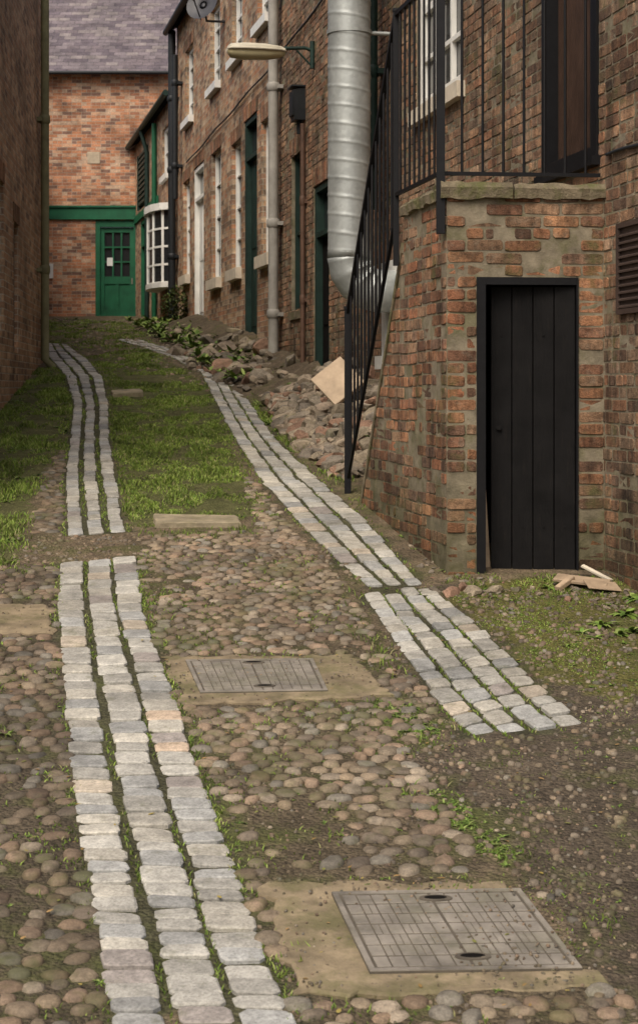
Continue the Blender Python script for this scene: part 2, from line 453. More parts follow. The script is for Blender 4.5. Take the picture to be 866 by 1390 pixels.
def cobbles(mb, poly, px, py, k=1, drop=.06):
    A = np.array(poly); x0, y0 = A.min(0); x1, y1 = A.max(0)
    c = []; j = 0; y = y0
    while y < y1:
        x = max(x0, -4)+(j % 2)*px/2
        while x < min(x1, 4):
            c.append((x+R(-.27, .27)*px, y+R(-.27, .27)*py)); x += px
        y += py; j += 1
    c = np.array(c); m = inpoly(c, poly)
    for e in excl: m &= ~inpoly(c, e)
    for x, y in c[m]:
        q = noise.noise(Vector((x*1.3, y*1.3, 7)))
        if q*.9+R(0, 1)*.6 < drop-.12: continue
        s = R(.68, 1.06)
        th = R(-.5, .5) if random.random() < .75 else R(0, 3.1)
        h = R(.012, .022)
        stone(mb, x, y, gz(x, y)+R(-.006, .001), px*.53*s*R(.9, 1.2), py*.5*s*R(.8, 1.05), h, th, cob_col(k))
mb = MB()
cobbles(mb, COBC, .084, .080, .95)
cobbles(mb, COBU, .084, .080)
cobbles(mb, COBL, .088, .084, .74)
cobbles(mb, COBL2, .090, .084, .8)
mb.obj('cobblestone_paving', [M_cob])
mb = MB()
def scatter(poly, n):
    A = np.array(poly); x0, y0 = A.min(0); x1, y1 = A.max(0)
    q = np.column_stack([rng.uniform(x0, x1, n), rng.uniform(y0, y1, n)])
    return q[inpoly(q, poly)]
gp = scatter(PP([(520, 830), (540, 1000), (560, 1100), (700, 1200), (840, 1400), (1100, 1400), (950, 800), (600, 800)]), 6200)
gp = gp[~inpoly(gp, trackpolys[3]) & ~inpoly(gp, MH2c)]
for x, y in gp:
    s = .004+.014*random.random()**3
    stone(mb, x, y, gz(x, y), s*R(1, 1.5), s, s*.8, R(0, 3), cob_col(R(.45, .95)), 6)
for x, y in scatter(COBC, 5000):
    s = R(.003, .009); stone(mb, x, y, gz(x, y), s*R(1, 1.5), s, s*.8, R(0, 3), cob_col(R(.5, .9)), 5)
for e, n in ((MH1c, 260), (MH2c, 420), (MH2, 60), (SLAB2, 60)):
    for x, y in scatter(e, n):
        s = R(.002, .006); stone(mb, x, y, gz(x, y)+.016, s*R(1, 1.5), s, s*.7, R(0, 3), cob_col(R(.5, .9)), 5)
for x, y in scatter(PP([(20, 728), (200, 726), (400, 720), (520, 800), (195, 764), (20, 764)]), 900):
    s = R(.006, .018); stone(mb, x, y, gz(x, y), s*R(1, 1.5), s, s*.7, R(0, 3), cob_col(.8), 6)
for x, y in scatter(PP([(62, 434), (190, 434), (330, 480), (300, 540), (100, 480)]), 3500):
    s = R(.008, .03); stone(mb, x, y, gz(x, y), s*R(1, 1.5), s, s*.7, R(0, 3), cob_col(.9), 6)
mb.obj('gravel', [M_cob])
# ------------------------------------------------------------------ flat slabs and manholes
def lerp2(q, a, b):
    q = [Vector(p) for p in q]
    return q[0].lerp(q[1], a).lerp(q[3].lerp(q[2], a), b)
def slab(mb, q, h, base=-.06, n=5, mat=0, col=(1, 1, 1), jit=.003):
    vs = []; fs = []; ring = []
    for a, b in [(i/n, 0) for i in range(n)]+[(1, i/n) for i in range(n)]+[(1-i/n, 1) for i in range(n)]+[(0, 1-i/n) for i in range(n)]:
        p = lerp2(q, a, b); ring.append(p+Vector((R(-jit, jit), R(-jit, jit))))
    c = sum(ring, Vector((0, 0)))/len(ring); m = len(ring)
    for p in ring: vs.append((p.x, p.y, gz(c.x, c.y)+g(p.y)-g(c.y)+base))
    for p in ring: vs.append((p.x, p.y, gz(c.x, c.y)+g(p.y)-g(c.y)+h-.006))
    for p in ring:
        p2 = p+(c-p).normalized()*.012
        vs.append((p2.x, p2.y, gz(c.x, c.y)+g(p2.y)-g(c.y)+h))
    for r in range(2):
        for j in range(m): fs.append((r*m+j, r*m+(j+1) % m, (r+1)*m+(j+1) % m, (r+1)*m+j))
    fs.append(tuple(2*m+j for j in range(m)))
    mb.add(vs, fs, mat=mat, col=col)
def manhole(q, qc, nu, nv, name):
    E = empty(name)
    cb = MB()
    slab(cb, qc, .010, n=14, jit=.026)
    cb.obj('concrete_surround', [M_conc], E)
    ib = MB()
    Q = [Vector(p) for p in q]
    c0 = sum(Q, Vector((0, 0)))/4
    zc = gz(c0.x, c0.y)
    def pt(a, b, h):
        p = lerp2(q, a, b); return (p.x, p.y, zc+g(p.y)-g(c0.y)+h)
    H = .015
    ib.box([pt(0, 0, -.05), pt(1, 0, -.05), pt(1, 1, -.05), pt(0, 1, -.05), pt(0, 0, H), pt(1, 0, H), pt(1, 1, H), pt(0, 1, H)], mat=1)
    def rb(a0, a1, b0, b1, h0, h1, mat=0):
        ib.box([pt(a0, b0, h0), pt(a1, b0, h0), pt(a1, b1, h0), pt(a0, b1, h0), pt(a0+.002, b0+.002, h1), pt(a1-.002, b0+.002, h1), pt(a1-.002, b1-.002, h1), pt(a0+.002, b1-.002, h1)], mat=mat)
    f = .03
    rb(0, 1, 0, f, H, H+.004); rb(0, 1, 1-f, 1, H, H+.004); rb(0, f, f+.003, 1-f-.003, H, H+.004); rb(1-f, 1, f+.003, 1-f-.003, H, H+.004)
    lo, hi = f+.012, 1-f-.012
    for half in range(2):
        u0 = lo+(hi-lo)*half/2+.004*half; u1 = lo+(hi-lo)*(half+1)/2-.004*(1-half)
        for i in range(nu):
            for j in range(nv):
                du = (u1-u0)/nu; dv = (hi-lo)/nv
                a0 = u0+i*du+du*.05; a1 = u0+(i+1)*du-du*.05; b0 = lo+j*dv+dv*.065; b1 = lo+(j+1)*dv-dv*.065
                hh = H+R(.0015, .003)
                edge = (i in (0, nu-1)) or (j in (0, nv-1))
                if not edge and (i+j) % 2 == 0:
                    am = (a0+a1)/2; rb(a0, am-.002, b0, b1, H, hh); rb(am+.002, a1, b0, b1, H, hh)
                else: rb(a0, a1, b0, b1, H, hh)
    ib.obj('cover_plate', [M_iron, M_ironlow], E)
    kb = MB()
    for b in (.12, .86):
        n = 18
        for (ra, rb_, z1) in ((.085, .042, .0062),):
            vs = [pt(.52+ra*math.cos(2*math.pi*i/n), b+rb_*math.sin(2*math.pi*i/n), H+z1) for i in range(n)]
            vs2 = [pt(.52+.060*math.cos(2*math.pi*i/n), b+.026*math.sin(2*math.pi*i/n)-.003, H+z1+.0003) for i in range(n)]
            vs3 = [pt(.52+ra*1.05*math.cos(2*math.pi*i/n), b+rb_*1.05*math.sin(2*math.pi*i/n), H) for i in range(n)]
            kb.add(vs+vs2+vs3, [(i, (i+1) % n, n+(i+1) % n, n+i) for i in range(n)]+[(i, (i+1) % n, 2*n+(i+1) % n, 2*n+i) for i in range(n)])
            kb.add(vs2, [tuple(range(n))], mat=1)
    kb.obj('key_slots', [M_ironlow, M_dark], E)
manhole(MH1, MH1c, 6, 7, 'manhole_cover')
manhole(MH2, MH2c, 6, 7, 'manhole_cover')
mb = MB(); slab(mb, SLAB1, .035, jit=.008); mb.obj('stone_slab', [M_slabst])
mb = MB(); slab(mb, SLAB2, .012, n=9, jit=.03); mb.obj('concrete_patch', [M_conc])
mb = MB(); slab(mb, PP([(152, 536), (192, 534), (196, 539), (155, 541)]), .05, jit=.015); mb.obj('stone_slab', [M_slabst])
# ------------------------------------------------------------------ grass
def grass_mesh(name, pos, h, w):
    n = len(pos)
    th = rng.uniform(0, 2*np.pi, n); ln = rng.uniform(.2, 1.1, n); ph = rng.uniform(0, 2*np.pi, n)
    z = np.array([gz(x, y) for x, y in pos])-.004
    dx = np.cos(th)*w/2; dy = np.sin(th)*w/2
    lx = np.cos(ph)*ln*h; ly = np.sin(ph)*ln*h
    v = np.zeros((n, 5, 3))
    v[:, 0] = np.column_stack([pos[:, 0]-dx, pos[:, 1]-dy, z]); v[:, 1] = np.column_stack([pos[:, 0]+dx, pos[:, 1]+dy, z])
    v[:, 2] = np.column_stack([pos[:, 0]-dx*.8+lx*.35, pos[:, 1]-dy*.8+ly*.35, z+h*.6]); v[:, 3] = np.column_stack([pos[:, 0]+dx*.8+lx*.35, pos[:, 1]+dy*.8+ly*.35, z+h*.6])
    v[:, 4] = np.column_stack([pos[:, 0]+lx, pos[:, 1]+ly, z+h])
    i0 = np.arange(n)*5
    f1 = np.column_stack([i0, i0+1, i0+3, i0+2]).tolist(); f2 = np.column_stack([i0+2, i0+3, i0+4]).tolist()
    me = bpy.data.meshes.new(name); me.from_pydata(v.reshape(-1, 3).tolist(), [], f1+f2)
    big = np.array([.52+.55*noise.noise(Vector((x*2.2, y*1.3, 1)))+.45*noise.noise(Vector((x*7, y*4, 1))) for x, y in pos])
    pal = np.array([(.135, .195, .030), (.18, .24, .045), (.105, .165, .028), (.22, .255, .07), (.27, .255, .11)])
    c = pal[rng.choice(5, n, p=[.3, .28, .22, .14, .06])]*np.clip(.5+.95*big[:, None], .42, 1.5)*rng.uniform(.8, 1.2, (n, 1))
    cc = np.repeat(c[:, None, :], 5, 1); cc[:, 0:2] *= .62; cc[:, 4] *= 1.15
    rgba = np.concatenate([cc.reshape(-1, 3), np.ones((n*5, 1))], 1).astype(np.float32)
    a = me.attributes.new('Col', 'FLOAT_COLOR', 'POINT'); a.data.foreach_set('color', rgba.ravel())
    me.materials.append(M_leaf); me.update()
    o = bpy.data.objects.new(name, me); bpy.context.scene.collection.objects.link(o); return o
allp = []; allh = []
for poly, dens, h0, h1 in G:
    A = np.array(poly); area = (A[:, 0].max()-A[:, 0].min())*(A[:, 1].max()-A[:, 1].min())
    q = scatter(poly, int(min(area*dens, 70000)))
    q = q+rng.normal(0, .05, q.shape)
    nn = np.array([noise.noise(Vector((x*2.2, y*1.3, 4)))+.7*noise.noise(Vector((x*7, y*4, 4))) for x, y in q])
    keep = nn > (-.24 if dens > 5000 else -.18 if dens >= 2000 else -.06)+rng.uniform(-.16, .16, len(q))
    q = q[keep]; nn = nn[keep]
    for e in trackpolys:
        ins = inpoly(q, e); k2 = ~ins | (rng.random(len(q)) < .05); q = q[k2]; nn = nn[k2]
    allp.append(q); allh.append(rng.uniform(h0, h1, len(q))*np.clip(.7+nn, .45, 1.6))
for poly, n, th, h0, h1 in ((COBC, 34000, .13, .008, .022), (COBL, 36000, .18, .008, .022), (DIRTR, 44000, .24, .006, .016), (MOSS, 26000, .0, .005, .012), (COBU, 3000, .0, .01, .03),
                            (PP([(300, 560), (345, 640), (410, 735), (350, 722), (320, 640)]), 5000, .05, .01, .03), (MH2c, 3000, .3, .005, .012), (PP([(600, 790), (640, 770), (860, 790), (860, 815), (640, 800)]), 3500, .0, .01, .03)):
    q = scatter(poly, n)
    nn = np.array([noise.noise(Vector((x*2, y*2, 14)))+.5*noise.noise(Vector((x*8, y*8, 4))) for x, y in q])
    q = q[nn > th+rng.uniform(-.12, .12, len(q))]
    for e in trackpolys: q = q[~inpoly(q, e)]
    allp.append(q); allh.append(rng.uniform(h0, h1, len(q)))
def joint(L, Rr, fr, n, spread=.008):
    L = np.array(L); Rr = np.array(Rr); C = L*(1-fr)+Rr*fr
    seg = np.sqrt(((C[1:]-C[:-1])**2).sum(1)); cum = np.concatenate([[0], seg.cumsum()])
    s = rng.uniform(0, cum[-1], n)
    x = np.interp(s, cum, C[:, 0]); y = np.interp(s, cum, C[:, 1])
    q = np.column_stack([x, y])+rng.normal(0, spread, (n, 2))
    k = np.array([noise.noise(Vector((a*1.5+fr*9, b*1.5, 2))) for a, b in q]); return q[k > -.1]
for L_, R_, frs, n, sp in ((LT2L, LT2R, (0, 1/3, 2/3, 1), 1500, .014), (LT1L, LT1R, (1/3, 2/3), 600, .006), (LT1L, LT1R, (1,), 1500, .014), (LT1L, LT1R, (0,), 600, .014),
                           (RT1L, RT1R, (0, 1/3, 2/3, 1), 800, .012), (RT2L, RT2R, (0, .25, .5, .75), 320, .006)):
    for fr in frs:
        q = joint(L_, R_, fr, n, sp); allp.append(q); allh.append(rng.uniform(.010, .024, len(q)))
pos = np.concatenate(allp); hh = np.concatenate(allh)
ok = ~inpoly(pos, MH1) & ~inpoly(pos, MH2)
pos = pos[ok]; hh = hh[ok]
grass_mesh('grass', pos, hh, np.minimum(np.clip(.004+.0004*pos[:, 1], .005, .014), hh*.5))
def leaf(mb, base, dirv, length, width, col, droop=.5):
    d = Vector(dirv).normalized(); side = d.cross(Vector((0, 0, 1)))
    if side.length < .01: side = Vector((1, 0, 0))
    side.normalize(); vs = []; p = Vector(base); k = 4
    for i in range(k+1):
        t = i/k; w = width*math.sin(math.pi*min(.97, .12+t*.88))/2
        vs += [p-side*w, p+side*w]
        p = p+d*length/k; d = (d-Vector((0, 0, droop/k))).normalized()
    fs = [(2*i, 2*i+1, 2*i+3, 2*i+2) for i in range(k)]
    mb.add(vs, fs, col=col, smooth=True)
def lcol(b=1):
    c = random.choice([(.12, .18, .03), (.16, .23, .05), (.09, .15, .03), (.20, .25, .07)]); k = R(.7, 1.25)*b
    return (c[0]*k, c[1]*k, c[2]*k)
def rosette(mb, x, y, r, n, b=1, up=.5, z=None):
    z = gz(x, y) if z is None else z
    for i in range(n):
        t = R(0, 6.28)
        leaf(mb, (x+R(-.1, .1)*r, y+R(-.1, .1)*r, z), (math.cos(t), math.sin(t), R(.1, 1.3)*up+.1), r*R(.6, 1.1), r*R(.18, .32), lcol(b), R(.5, 1.4))
mb = MB()
for px, py, r, n in [(612, 775, .09, 16), (603, 768, .06, 10), (698, 815, .06, 12), (745, 798, .08, 12), (815, 850, .11, 22), (838, 862, .10, 20), (850, 835, .12, 18), (790, 862, .08, 12), (545, 728, .05, 10), (430, 688, .05, 10), (455, 700, .05, 8), (862, 815, .12, 18),
                     (8, 1000, .06, 10), (700, 900, .03, 8), (520, 770, .05, 10), (655, 800, .05, 10), (828, 822, .07, 12), (770, 880, .04, 10), (668, 810, .05, 10), (855, 858, .10, 16), (808, 868, .07, 12), (560, 745, .04, 9), (590, 762, .05, 9)]:
    x, y = P(px, py); rosette(mb, x, y, r, n, 1.15)
for poly, n, r0, r1 in ((PP([(185, 440), (265, 430), (325, 455), (300, 478), (215, 466)]), 260, .08, .26), (PP([(336, 540), (385, 520), (412, 560), (414, 622), (385, 605)]), 130, .04, .10),
                        (PP([(505, 945), (560, 950), (600, 985), (580, 1005), (530, 1000)]), 60, .02, .04), (G[3][0], 200, .03, .08), (MOSS, 170, .012, .035), (PP([(300, 470), (330, 452), (345, 480), (320, 500)]), 60, .05, .15), (G[9][0], 80, .02, .035), (DIRTR, 300, .008, .025), (G[0][0], 160, .02, .05), (COBC, 240, .01, .025), (COBL, 260, .01, .03),
                        (PP([(64, 436), (120, 432), (130, 445), (66, 450)]), 60, .05, .14)):
    for x, y in scatter(poly, n*3)[:n]:
        if any(inpoly(np.array([[x, y]]), e)[0] for e in trackpolys): continue
        rosette(mb, x, y, R(r0, r1), 9)
mb.obj('weeds', [M_leaf])
mb = MB()
for x, y in np.concatenate([scatter(COBC, 260), scatter(DIRTR, 500)[:160], scatter(trackpolys[0], 60), scatter(COBL, 300)[:120], scatter(MH2c, 20)]):
    s = R(.006, .015); t = R(0, 3.14); z = gz(x, y)+R(.014, .02) if not inpoly(np.array([[x, y]]), DIRTR)[0] else gz(x, y)+.006
    c = random.choice([(.32, .25, .07), (.22, .14, .05), (.32, .20, .08), (.18, .18, .05)])
    leaf(mb, (x, y, z), (math.cos(t), math.sin(t), R(0, .3)), s*2, s, c, .3)
mb.obj('fallen_leaves', [M_leaf])
# ------------------------------------------------------------------ walls
class Wall:
    def __init__(s, y0, y1, xf, nsign):
        s.a = Vector((xf(y0), y0)); s.b = Vector((xf(y1), y1)); s.y0 = y0
        s.d = (s.b-s.a); s.L = s.d.length; s.d.normalize()
        s.n = Vector((-s.d.y, s.d.x)) if nsign < 0 else Vector((s.d.y, -s.d.x))
    def u(s, Y): return (Y-s.y0)/s.d.y
    def p(s, u, z, n=0): q = s.a+s.d*u+s.n*n; return Vector((q.x, q.y, z))
    def box(s, mb, u0, u1, z0, z1, n0, n1, **k):
        mb.box([s.p(u0, z0, n0), s.p(u1, z0, n0), s.p(u1, z0, n1), s.p(u0, z0, n1), s.p(u0, z1, n0), s.p(u1, z1, n0), s.p(u1, z1, n1), s.p(u0, z1, n1)], **k)
    def grid(s, mb, u0, u1, z0, z1, ops, depth=.1, mat=0, n=0):
        us = sorted(set([u0, u1]+[min(max(o[i], u0), u1) for o in ops for i in (0, 1)])); zs = sorted(set([z0, z1]+[o[i] for o in ops for i in (2, 3)]))
        for i in range(len(us)-1):
            for j in range(len(zs)-1):
                cu, cz = (us[i]+us[i+1])/2, (zs[j]+zs[j+1])/2
                if any(o[0] < cu < o[1] and o[2] < cz < o[3] for o in ops): continue
                a, b, c, d = us[i], us[i+1], zs[j], zs[j+1]
                mb.quad(s.p(a, c, n), s.p(b, c, n), s.p(b, d, n), s.p(a, d, n), uv=[(a, c), (b, c), (b, d), (a, d)], mat=mat)
        for (a, b, c, d) in [o[:4] for o in ops]:
            for (p, q) in (((a, c), (b, c)), ((b, c), (b, d)), ((b, d), (a, d)), ((a, d), (a, c))):
                uvq = [(p[0], p[1]), (q[0], q[1]), (q[0]+(depth if p[0] == q[0] else 0), q[1]+(depth if p[1] == q[1] else 0)), (p[0]+(depth if p[0] == q[0] else 0), p[1]+(depth if p[1] == q[1] else 0))]
                mb.quad(s.p(p[0], p[1], n), s.p(q[0], q[1], n), s.p(q[0], q[1], n-depth), s.p(p[0], p[1], n-depth), uv=uvq, mat=mat)
BR = [(.43, .19, .095), (.48, .23, .115), (.36, .16, .085), (.29, .14, .085), (.44, .27, .16), (.50, .26, .13), (.19, .11, .075), (.38, .24, .145), (.45, .18, .09), (.42, .20, .10), (.23, .145, .10)]
BR2 = [(.38, .21, .12), (.45, .265, .15), (.32, .175, .105), (.25, .145, .09), (.43, .30, .195), (.43, .205, .11), (.18, .115, .08), (.39, .27, .17), (.47, .28, .16), (.29, .205, .14)]
def bcol(pal):
    c = random.choice(pal); k = R(.62, 1.12); m = (.37, .20, .115); a = .28
    return tuple((c[i]*(1-a)+m[i]*a)*k for i in range(3))
def brick_field(mb, W, segf, z0, z1, pal, ops=(), proud=.004, bh=.075, rough=1.0, snap=False):
    row = int(math.floor(z0/bh))
    while row*bh < z1:
        zc = (row+.5)*bh
        segs = segf(zc)
        for o in ops:
            if o[2] < zc < o[3]:
                ns = []
                for a, b in segs:
                    if o[1] <= a or o[0] >= b: ns.append((a, b)); continue
                    if o[0] > a: ns.append((a, o[0]))
                    if o[1] < b: ns.append((o[1], b))
                segs = ns
        head = row % 4 == 0; w = .1175 if head else .235
        for a, b in segs:
            if snap: u = a-(w/2 if row % 2 else 0)
            else: u = math.floor(a/w)*w - (w/2 if row % 2 else 0) + (.03*noise.noise(Vector((row*3.3, 1, 1))))
            while u < b-.002:
                e = u+w*(1.0 if random.random() < .9 else .52)
                if b-e < .045: e = b
                if e-a < .045: u = e; continue
                ua, ub = max(u, a), min(e, b)
                if ua-a < .045: ua = a
                if ub-ua > .02:
                    gg = .0052
                    ja = R(-.002, .002)*rough
                    if snap and (ua == a or ub == b): ja = 0
                    wav = .006*rough*noise.noise(Vector((ua*1.5, zc*.7, row*.1)))
                    tz = wav+R(-.0025, .0025)*rough; tz2 = wav+R(-.0025, .0025)*rough
                    pr = proud+R(-.004, .004)*rough
                    ga = .001 if (snap and ua == a) else gg; gb = .001 if (snap and ub == b) else gg
                    q = [(ua+ga+ja, zc-bh/2+gg+tz), (ub-gb+ja, zc-bh/2+gg+tz2), (ub-gb+ja, zc+bh/2-gg+tz2), (ua+ga+ja, zc+bh/2-gg+tz)]
                    mb.block([W.p(x, y, 0) for x, y in q], (W.n.x, W.n.y, 0), pr, .004, bcol(pal), k=.09, base=-.02, dome=0, jit=.0009*rough, rag=.003*rough)
                u = e
        row += 1
def soldiers(mb, W, u0, u1, z, h, pal, proud=.009):
    n = max(2, int((u1-u0)/.08)); w = (u1-u0)/n
    for i in range(n):
        a, b = u0+i*w+.004, u0+(i+1)*w-.004; m = (u0+u1)/2
        fa = 1+.12
        q = [(a, z), (b, z), (m+(b-m)*fa, z+h), (m+(a-m)*fa, z+h)]
        mb.block([W.p(x, y, 0) for x, y in q], (W.n.x, W.n.y, 0), proud+R(-.002, .002), .004, bcol(pal), k=.06, base=-.01, jit=.001)
def window(W, o, parent, fm, cols=2, rows=2, dep=.09, ft=.055, glass=None, name='window', ty=.025):
    u0, u1, z0, z1 = o[:4]; mb = MB()
    n0 = -dep; n1 = -dep+.045
    W.box(mb, u0, u1, z0, z1, n0-.03, n0-.012, mat=1)
    W.box(mb, u0, u0+ft, z0, z1, n0-.01, n1, mat=0); W.box(mb, u1-ft, u1, z0, z1, n0-.01, n1, mat=0)
    W.box(mb, u0+ft+.001, u1-ft-.001, z0, z0+ft, n0-.01, n1-.002, mat=0); W.box(mb, u0+ft+.001, u1-ft-.001, z1-ft, z1, n0-.01, n1-.002, mat=0)
    for i in range(1, cols):
        c = u0+(u1-u0)*i/cols; W.box(mb, c-ty/2, c+ty/2, z0+ft, z1-ft, n0-.01, n1-.012, mat=0)
    for i in range(1, rows):
        c = z0+(z1-z0)*i/rows; t = ty*(1.6 if i*2 == rows else 1); W.box(mb, u0+ft, u1-ft, c-t/2, c+t/2, n0-.01, n1-.014, mat=0)
    return mb.obj(name, [fm, glass or M_glass], parent)
def sill(W, o, parent, mat, h=.13, proud=.07):
    mb = MB(); W.box(mb, o[0]-.06, o[1]+.06, o[2]-h, o[2]-.003, -.09, proud); mb.obj('window_sill', [mat], parent)

xA = lambda Y: 3.676-.194*Y
xB = lambda Y: (3.676-.194*22)-.22*(Y-22)
terr = empty('brick_terrace')
WA = Wall(7.5, 22.0, xA, -1)
WB = Wall(22.0, 32.1, xB, -1)
WC = Wall(32.1, 39.5, lambda Y: xB(Y)-.02, -1)
def op(W, Ya, Yb, z0, z1): return (W.u(Ya), W.u(Yb), z0, z1)
oA1 = op(WA, 10.03, 11.05, 1.43, 3.3)
oA2 = op(WA, 13.0, 14.45, 2.45, 4.2)
oA2b = op(WA, 14.9, 15.75, .3, 1.2)
oA3 = op(WA, 18.35, 19.25, -.3, 2.37)
oA5 = op(WA, 19.9, 20.75, .95, 2.95)
oAu1 = op(WA, 16.6, 17.5, 4.4, 6.0)
opsA = [oA1, oA2, oA2b, oA3, oA5, oAu1]
mb = MB()
WA.grid(mb, 0, WA.L, -3, 7.2, opsA, .12)
mb.obj('front_wall_mortar', [M_mortar], terr)
mb = MB()
brick_field(mb, WA, lambda z: [(WA.u(8.6), WA.L)], -1.5, 5.6, BR2, opsA, rough=1.1)
for o in (oA1, oA2, oA2b, oA3, oA5): soldiers(mb, WA, o[0]-.05, o[1]+.05, o[3], .21, BR)
mb.obj('front_wall_bricks', [M_brick], terr)
ops = dict(
    w1=op(WB, 22.15, 23.0, 1.84, 3.75), gd=op(WB, 23.35, 24.4, .75, 3.98), w2=op(WB, 24.7, 25.55, 1.82, 3.8),
    w3=op(WB, 26.6, 27.6, 1.80, 3.95), wd=op(WB, 28.5, 29.7, 1.2, 3.98), w4=op(WB, 30.25, 31.1, 2.1, 3.9),
    u1=op(WB, 22.3, 23.3, 5.15, 6.5), u2=op(WB, 24.6, 25.5, 5.1, 6.45), u3=op(WB, 26.7, 27.7, 5.05, 6.4), u4=op(WB, 29.8, 30.8, 5.0, 6.35))
mb = MB()
WB.grid(mb, 0, WB.L, -1, 7.1, list(ops.values()), .12)
mb.obj('front_wall_upper_row', [M_terrbrick], terr)
mb = MB()
for o in ops.values(): soldiers(mb, WB, o[0]-.05, o[1]+.05, o[3], .22, BR, .008)
mb.obj('window_lintels', [M_brick], terr)
for k in ('w1', 'w2', 'w3', 'w4', 'u1', 'u2', 'u3', 'u4'):
    window(WB, ops[k], terr, M_white, 2, 4, dep=.11); sill(WB, ops[k], terr, M_cream if k[0] == 'w' else M_white, .17 if k[0] == 'w' else .13, .1)
def door(W, o, parent, fm, lm, name='door', transom=.55, dep=.12):
    u0, u1, z0, z1 = o; mb = MB()
    W.box(mb, u0, u0+.08, z0, z1, -dep, -.01); W.box(mb, u1-.08, u1, z0, z1, -dep, -.01); W.box(mb, u0+.082, u1-.082, z1-.08, z1, -dep, -.012)
    W.box(mb, u0+.082, u1-.082, z1-transom-.06, z1-transom, -dep, -.014)
    W.box(mb, u0+.082, u1-.082, z0, z1-transom-.062, -dep-.02, -dep+.03, mat=1)
    W.box(mb, u0+.082, u1-.082, z1-transom+.002, z1-.082, -dep-.02, -dep+.01, mat=2)
    m = (u0+u1)/2; zt = z1-transom-.06
    for a, b in ((u0+.16, m-.04), (m+.04, u1-.16)):
        for c, d in ((z0+.15, z0+(zt-z0)*.42), (z0+(zt-z0)*.5, zt-.12)):
            W.box(mb, a, b, c, d, -dep+.03, -dep+.042, mat=1)
    mb.obj(name, [fm, lm, M_glass], parent)
door(WB, ops['gd'], terr, M_dkgreen, M_dkgreen)
door(WB, ops['wd'], terr, M_white, M_white)
door(WA, oA3, terr, M_dkgreen, M_dark)
mb = MB(); WB.box(mb, ops['gd'][0]-.05, ops['gd'][1]+.05, .3, .74, 0, .28); WA.box(mb, oA3[0], oA3[1], -.4, -.05, 0, .2); mb.obj('door_step', [M_cap], terr)
window(WA, oA2, terr, M_white, 3, 4, ft=.09, dep=.07, ty=.04); sill(WA, oA2, terr, M_cream)
window(WA, oA2b, terr, M_white, 2, 2, ft=.14, dep=.03); sill(WA, oA2b, terr, M_white)
window(WA, oA5, terr, M_dkgreen, 1, 2, glass=M_dark); sill(WA, oA5, terr, M_cap, .1, .03)
window(WA, oAu1, terr, M_white, 2, 4)
mb = MB(); u0, u1, z0, z1 = oA1
WA.box(mb, u0, u0+.10, z0, z1, -.12, .02); WA.box(mb, u1-.07, u1, z0, z1, -.12, .02); WA.box(mb, u0+.101, u1-.071, z0, z0+.07, -.12, .018)
WA.box(mb, u0-.04, u1+.04, z0-.06, z0-.002, -.05, .06)
k = 13
for i in range(k):
    a = u0+.1+(u1-u0-.17)*i/k; b = u0+.1+(u1-u0-.17)*(i+1)/k
    WA.box(mb, a+.006, b-.006, z0+.07, z1, -.11, -.075, mat=1)
WA.box(mb, u0+.1, u1-.07, z0+.07, z1, -.14, -.112, mat=2)
mb.obj('slatted_window', [M_black, M_brownslat, M_dark], terr)
mb = MB()
def roof(W, zE, back, rise, over=.2, mat=0):
    a = W.p(-.0, zE-.12, over); b = W.p(W.L, zE-.12, over); c = W.p(W.L, zE+rise, -back); d = W.p(0, zE+rise, -back)
    L = math.hypot(back+over, rise+.12)
    mb.quad(a, b, c, d, uv=[(0, 0), (W.L, 0), (W.L, L), (0, L)], mat=mat)
    mb.quad(*[q-Vector((0, 0, .06)) for q in (a, b, c, d)], mat=1)
    e = W.p(0, zE-.12, -2*back); f = W.p(W.L, zE-.12, -2*back)
    mb.quad(d, c, f, e, uv=[(0, 0), (W.L, 0), (W.L, L), (0, L)], mat=mat)
roof(WA, 7.25, 3.5, 2.4); roof(WB, 7.15, 3.5, 2.4)
mb.obj('slate_roof', [M_slate, M_dark], terr)
mb = MB()
def gable(W, u, zE, back, rise, mat=0):
    vs = [W.p(u, -3, 0), W.p(u, zE, 0), W.p(u, zE+rise-.05, -back), W.p(u, zE-.12, -2*back), W.p(u, -3, -2*back)]
    mb.add(vs, [(0, 1, 2, 3, 4)], uv=[(0, -3), (0, zE), (back, zE+rise), (2*back, zE), (2*back, -3)], mat=mat)
gable(WA, 0, 7.2, 3.5, 2.4); gable(WB, WB.L, 7.1, 3.5, 2.4)
mb.obj('gable_walls', [M_terrbrick], terr)
mb = MB()
def gutter(W, z, n0, u0=0, u1=None):
    mb.tube([W.p(u0, z, n0), W.p(u1 or W.L, z, n0)], .06, 10)
gutter(WA, 7.1, .22); gutter(WB, 7.0, .22)
mb.obj('gutter', [M_pipeblack], terr)
# ------------------------------------------------------------------ cottage
cot = empty('brick_cottage')
oc = dict(bow=op(WC, 32.5, 34.5, 2.1, 3.55), dr=op(WC, 35.4, 36.3, 1.4, 3.7), lv=op(WC, 36.8, 38.7, 4.2, 5.5), d2=op(WC, 37.2, 38.4, 1.6, 3.9), up=op(WC, 33.2, 34.2, 4.4, 5.4))
mb = MB(); WC.grid(mb, 0, WC.L, 0, 5.85, list(oc.values()), .12); mb.obj('front_wall', [M_terrbrick], cot)
window(WC, oc['up'], cot, M_white, 2, 2); sill(WC, oc['up'], cot, M_white)
door(WC, oc['dr'], cot, M_green, M_green); door(WC, oc['d2'], cot, M_green, M_green)
mb = MB(); o = oc['lv']
WC.box(mb, o[0], o[1], o[2], o[3], -.1, -.06)
for i in range(10):
    z = o[2]+.1+i*.125; WC.box(mb, o[0]+.05, o[1]-.05, z, z+.07, -.06, .03)
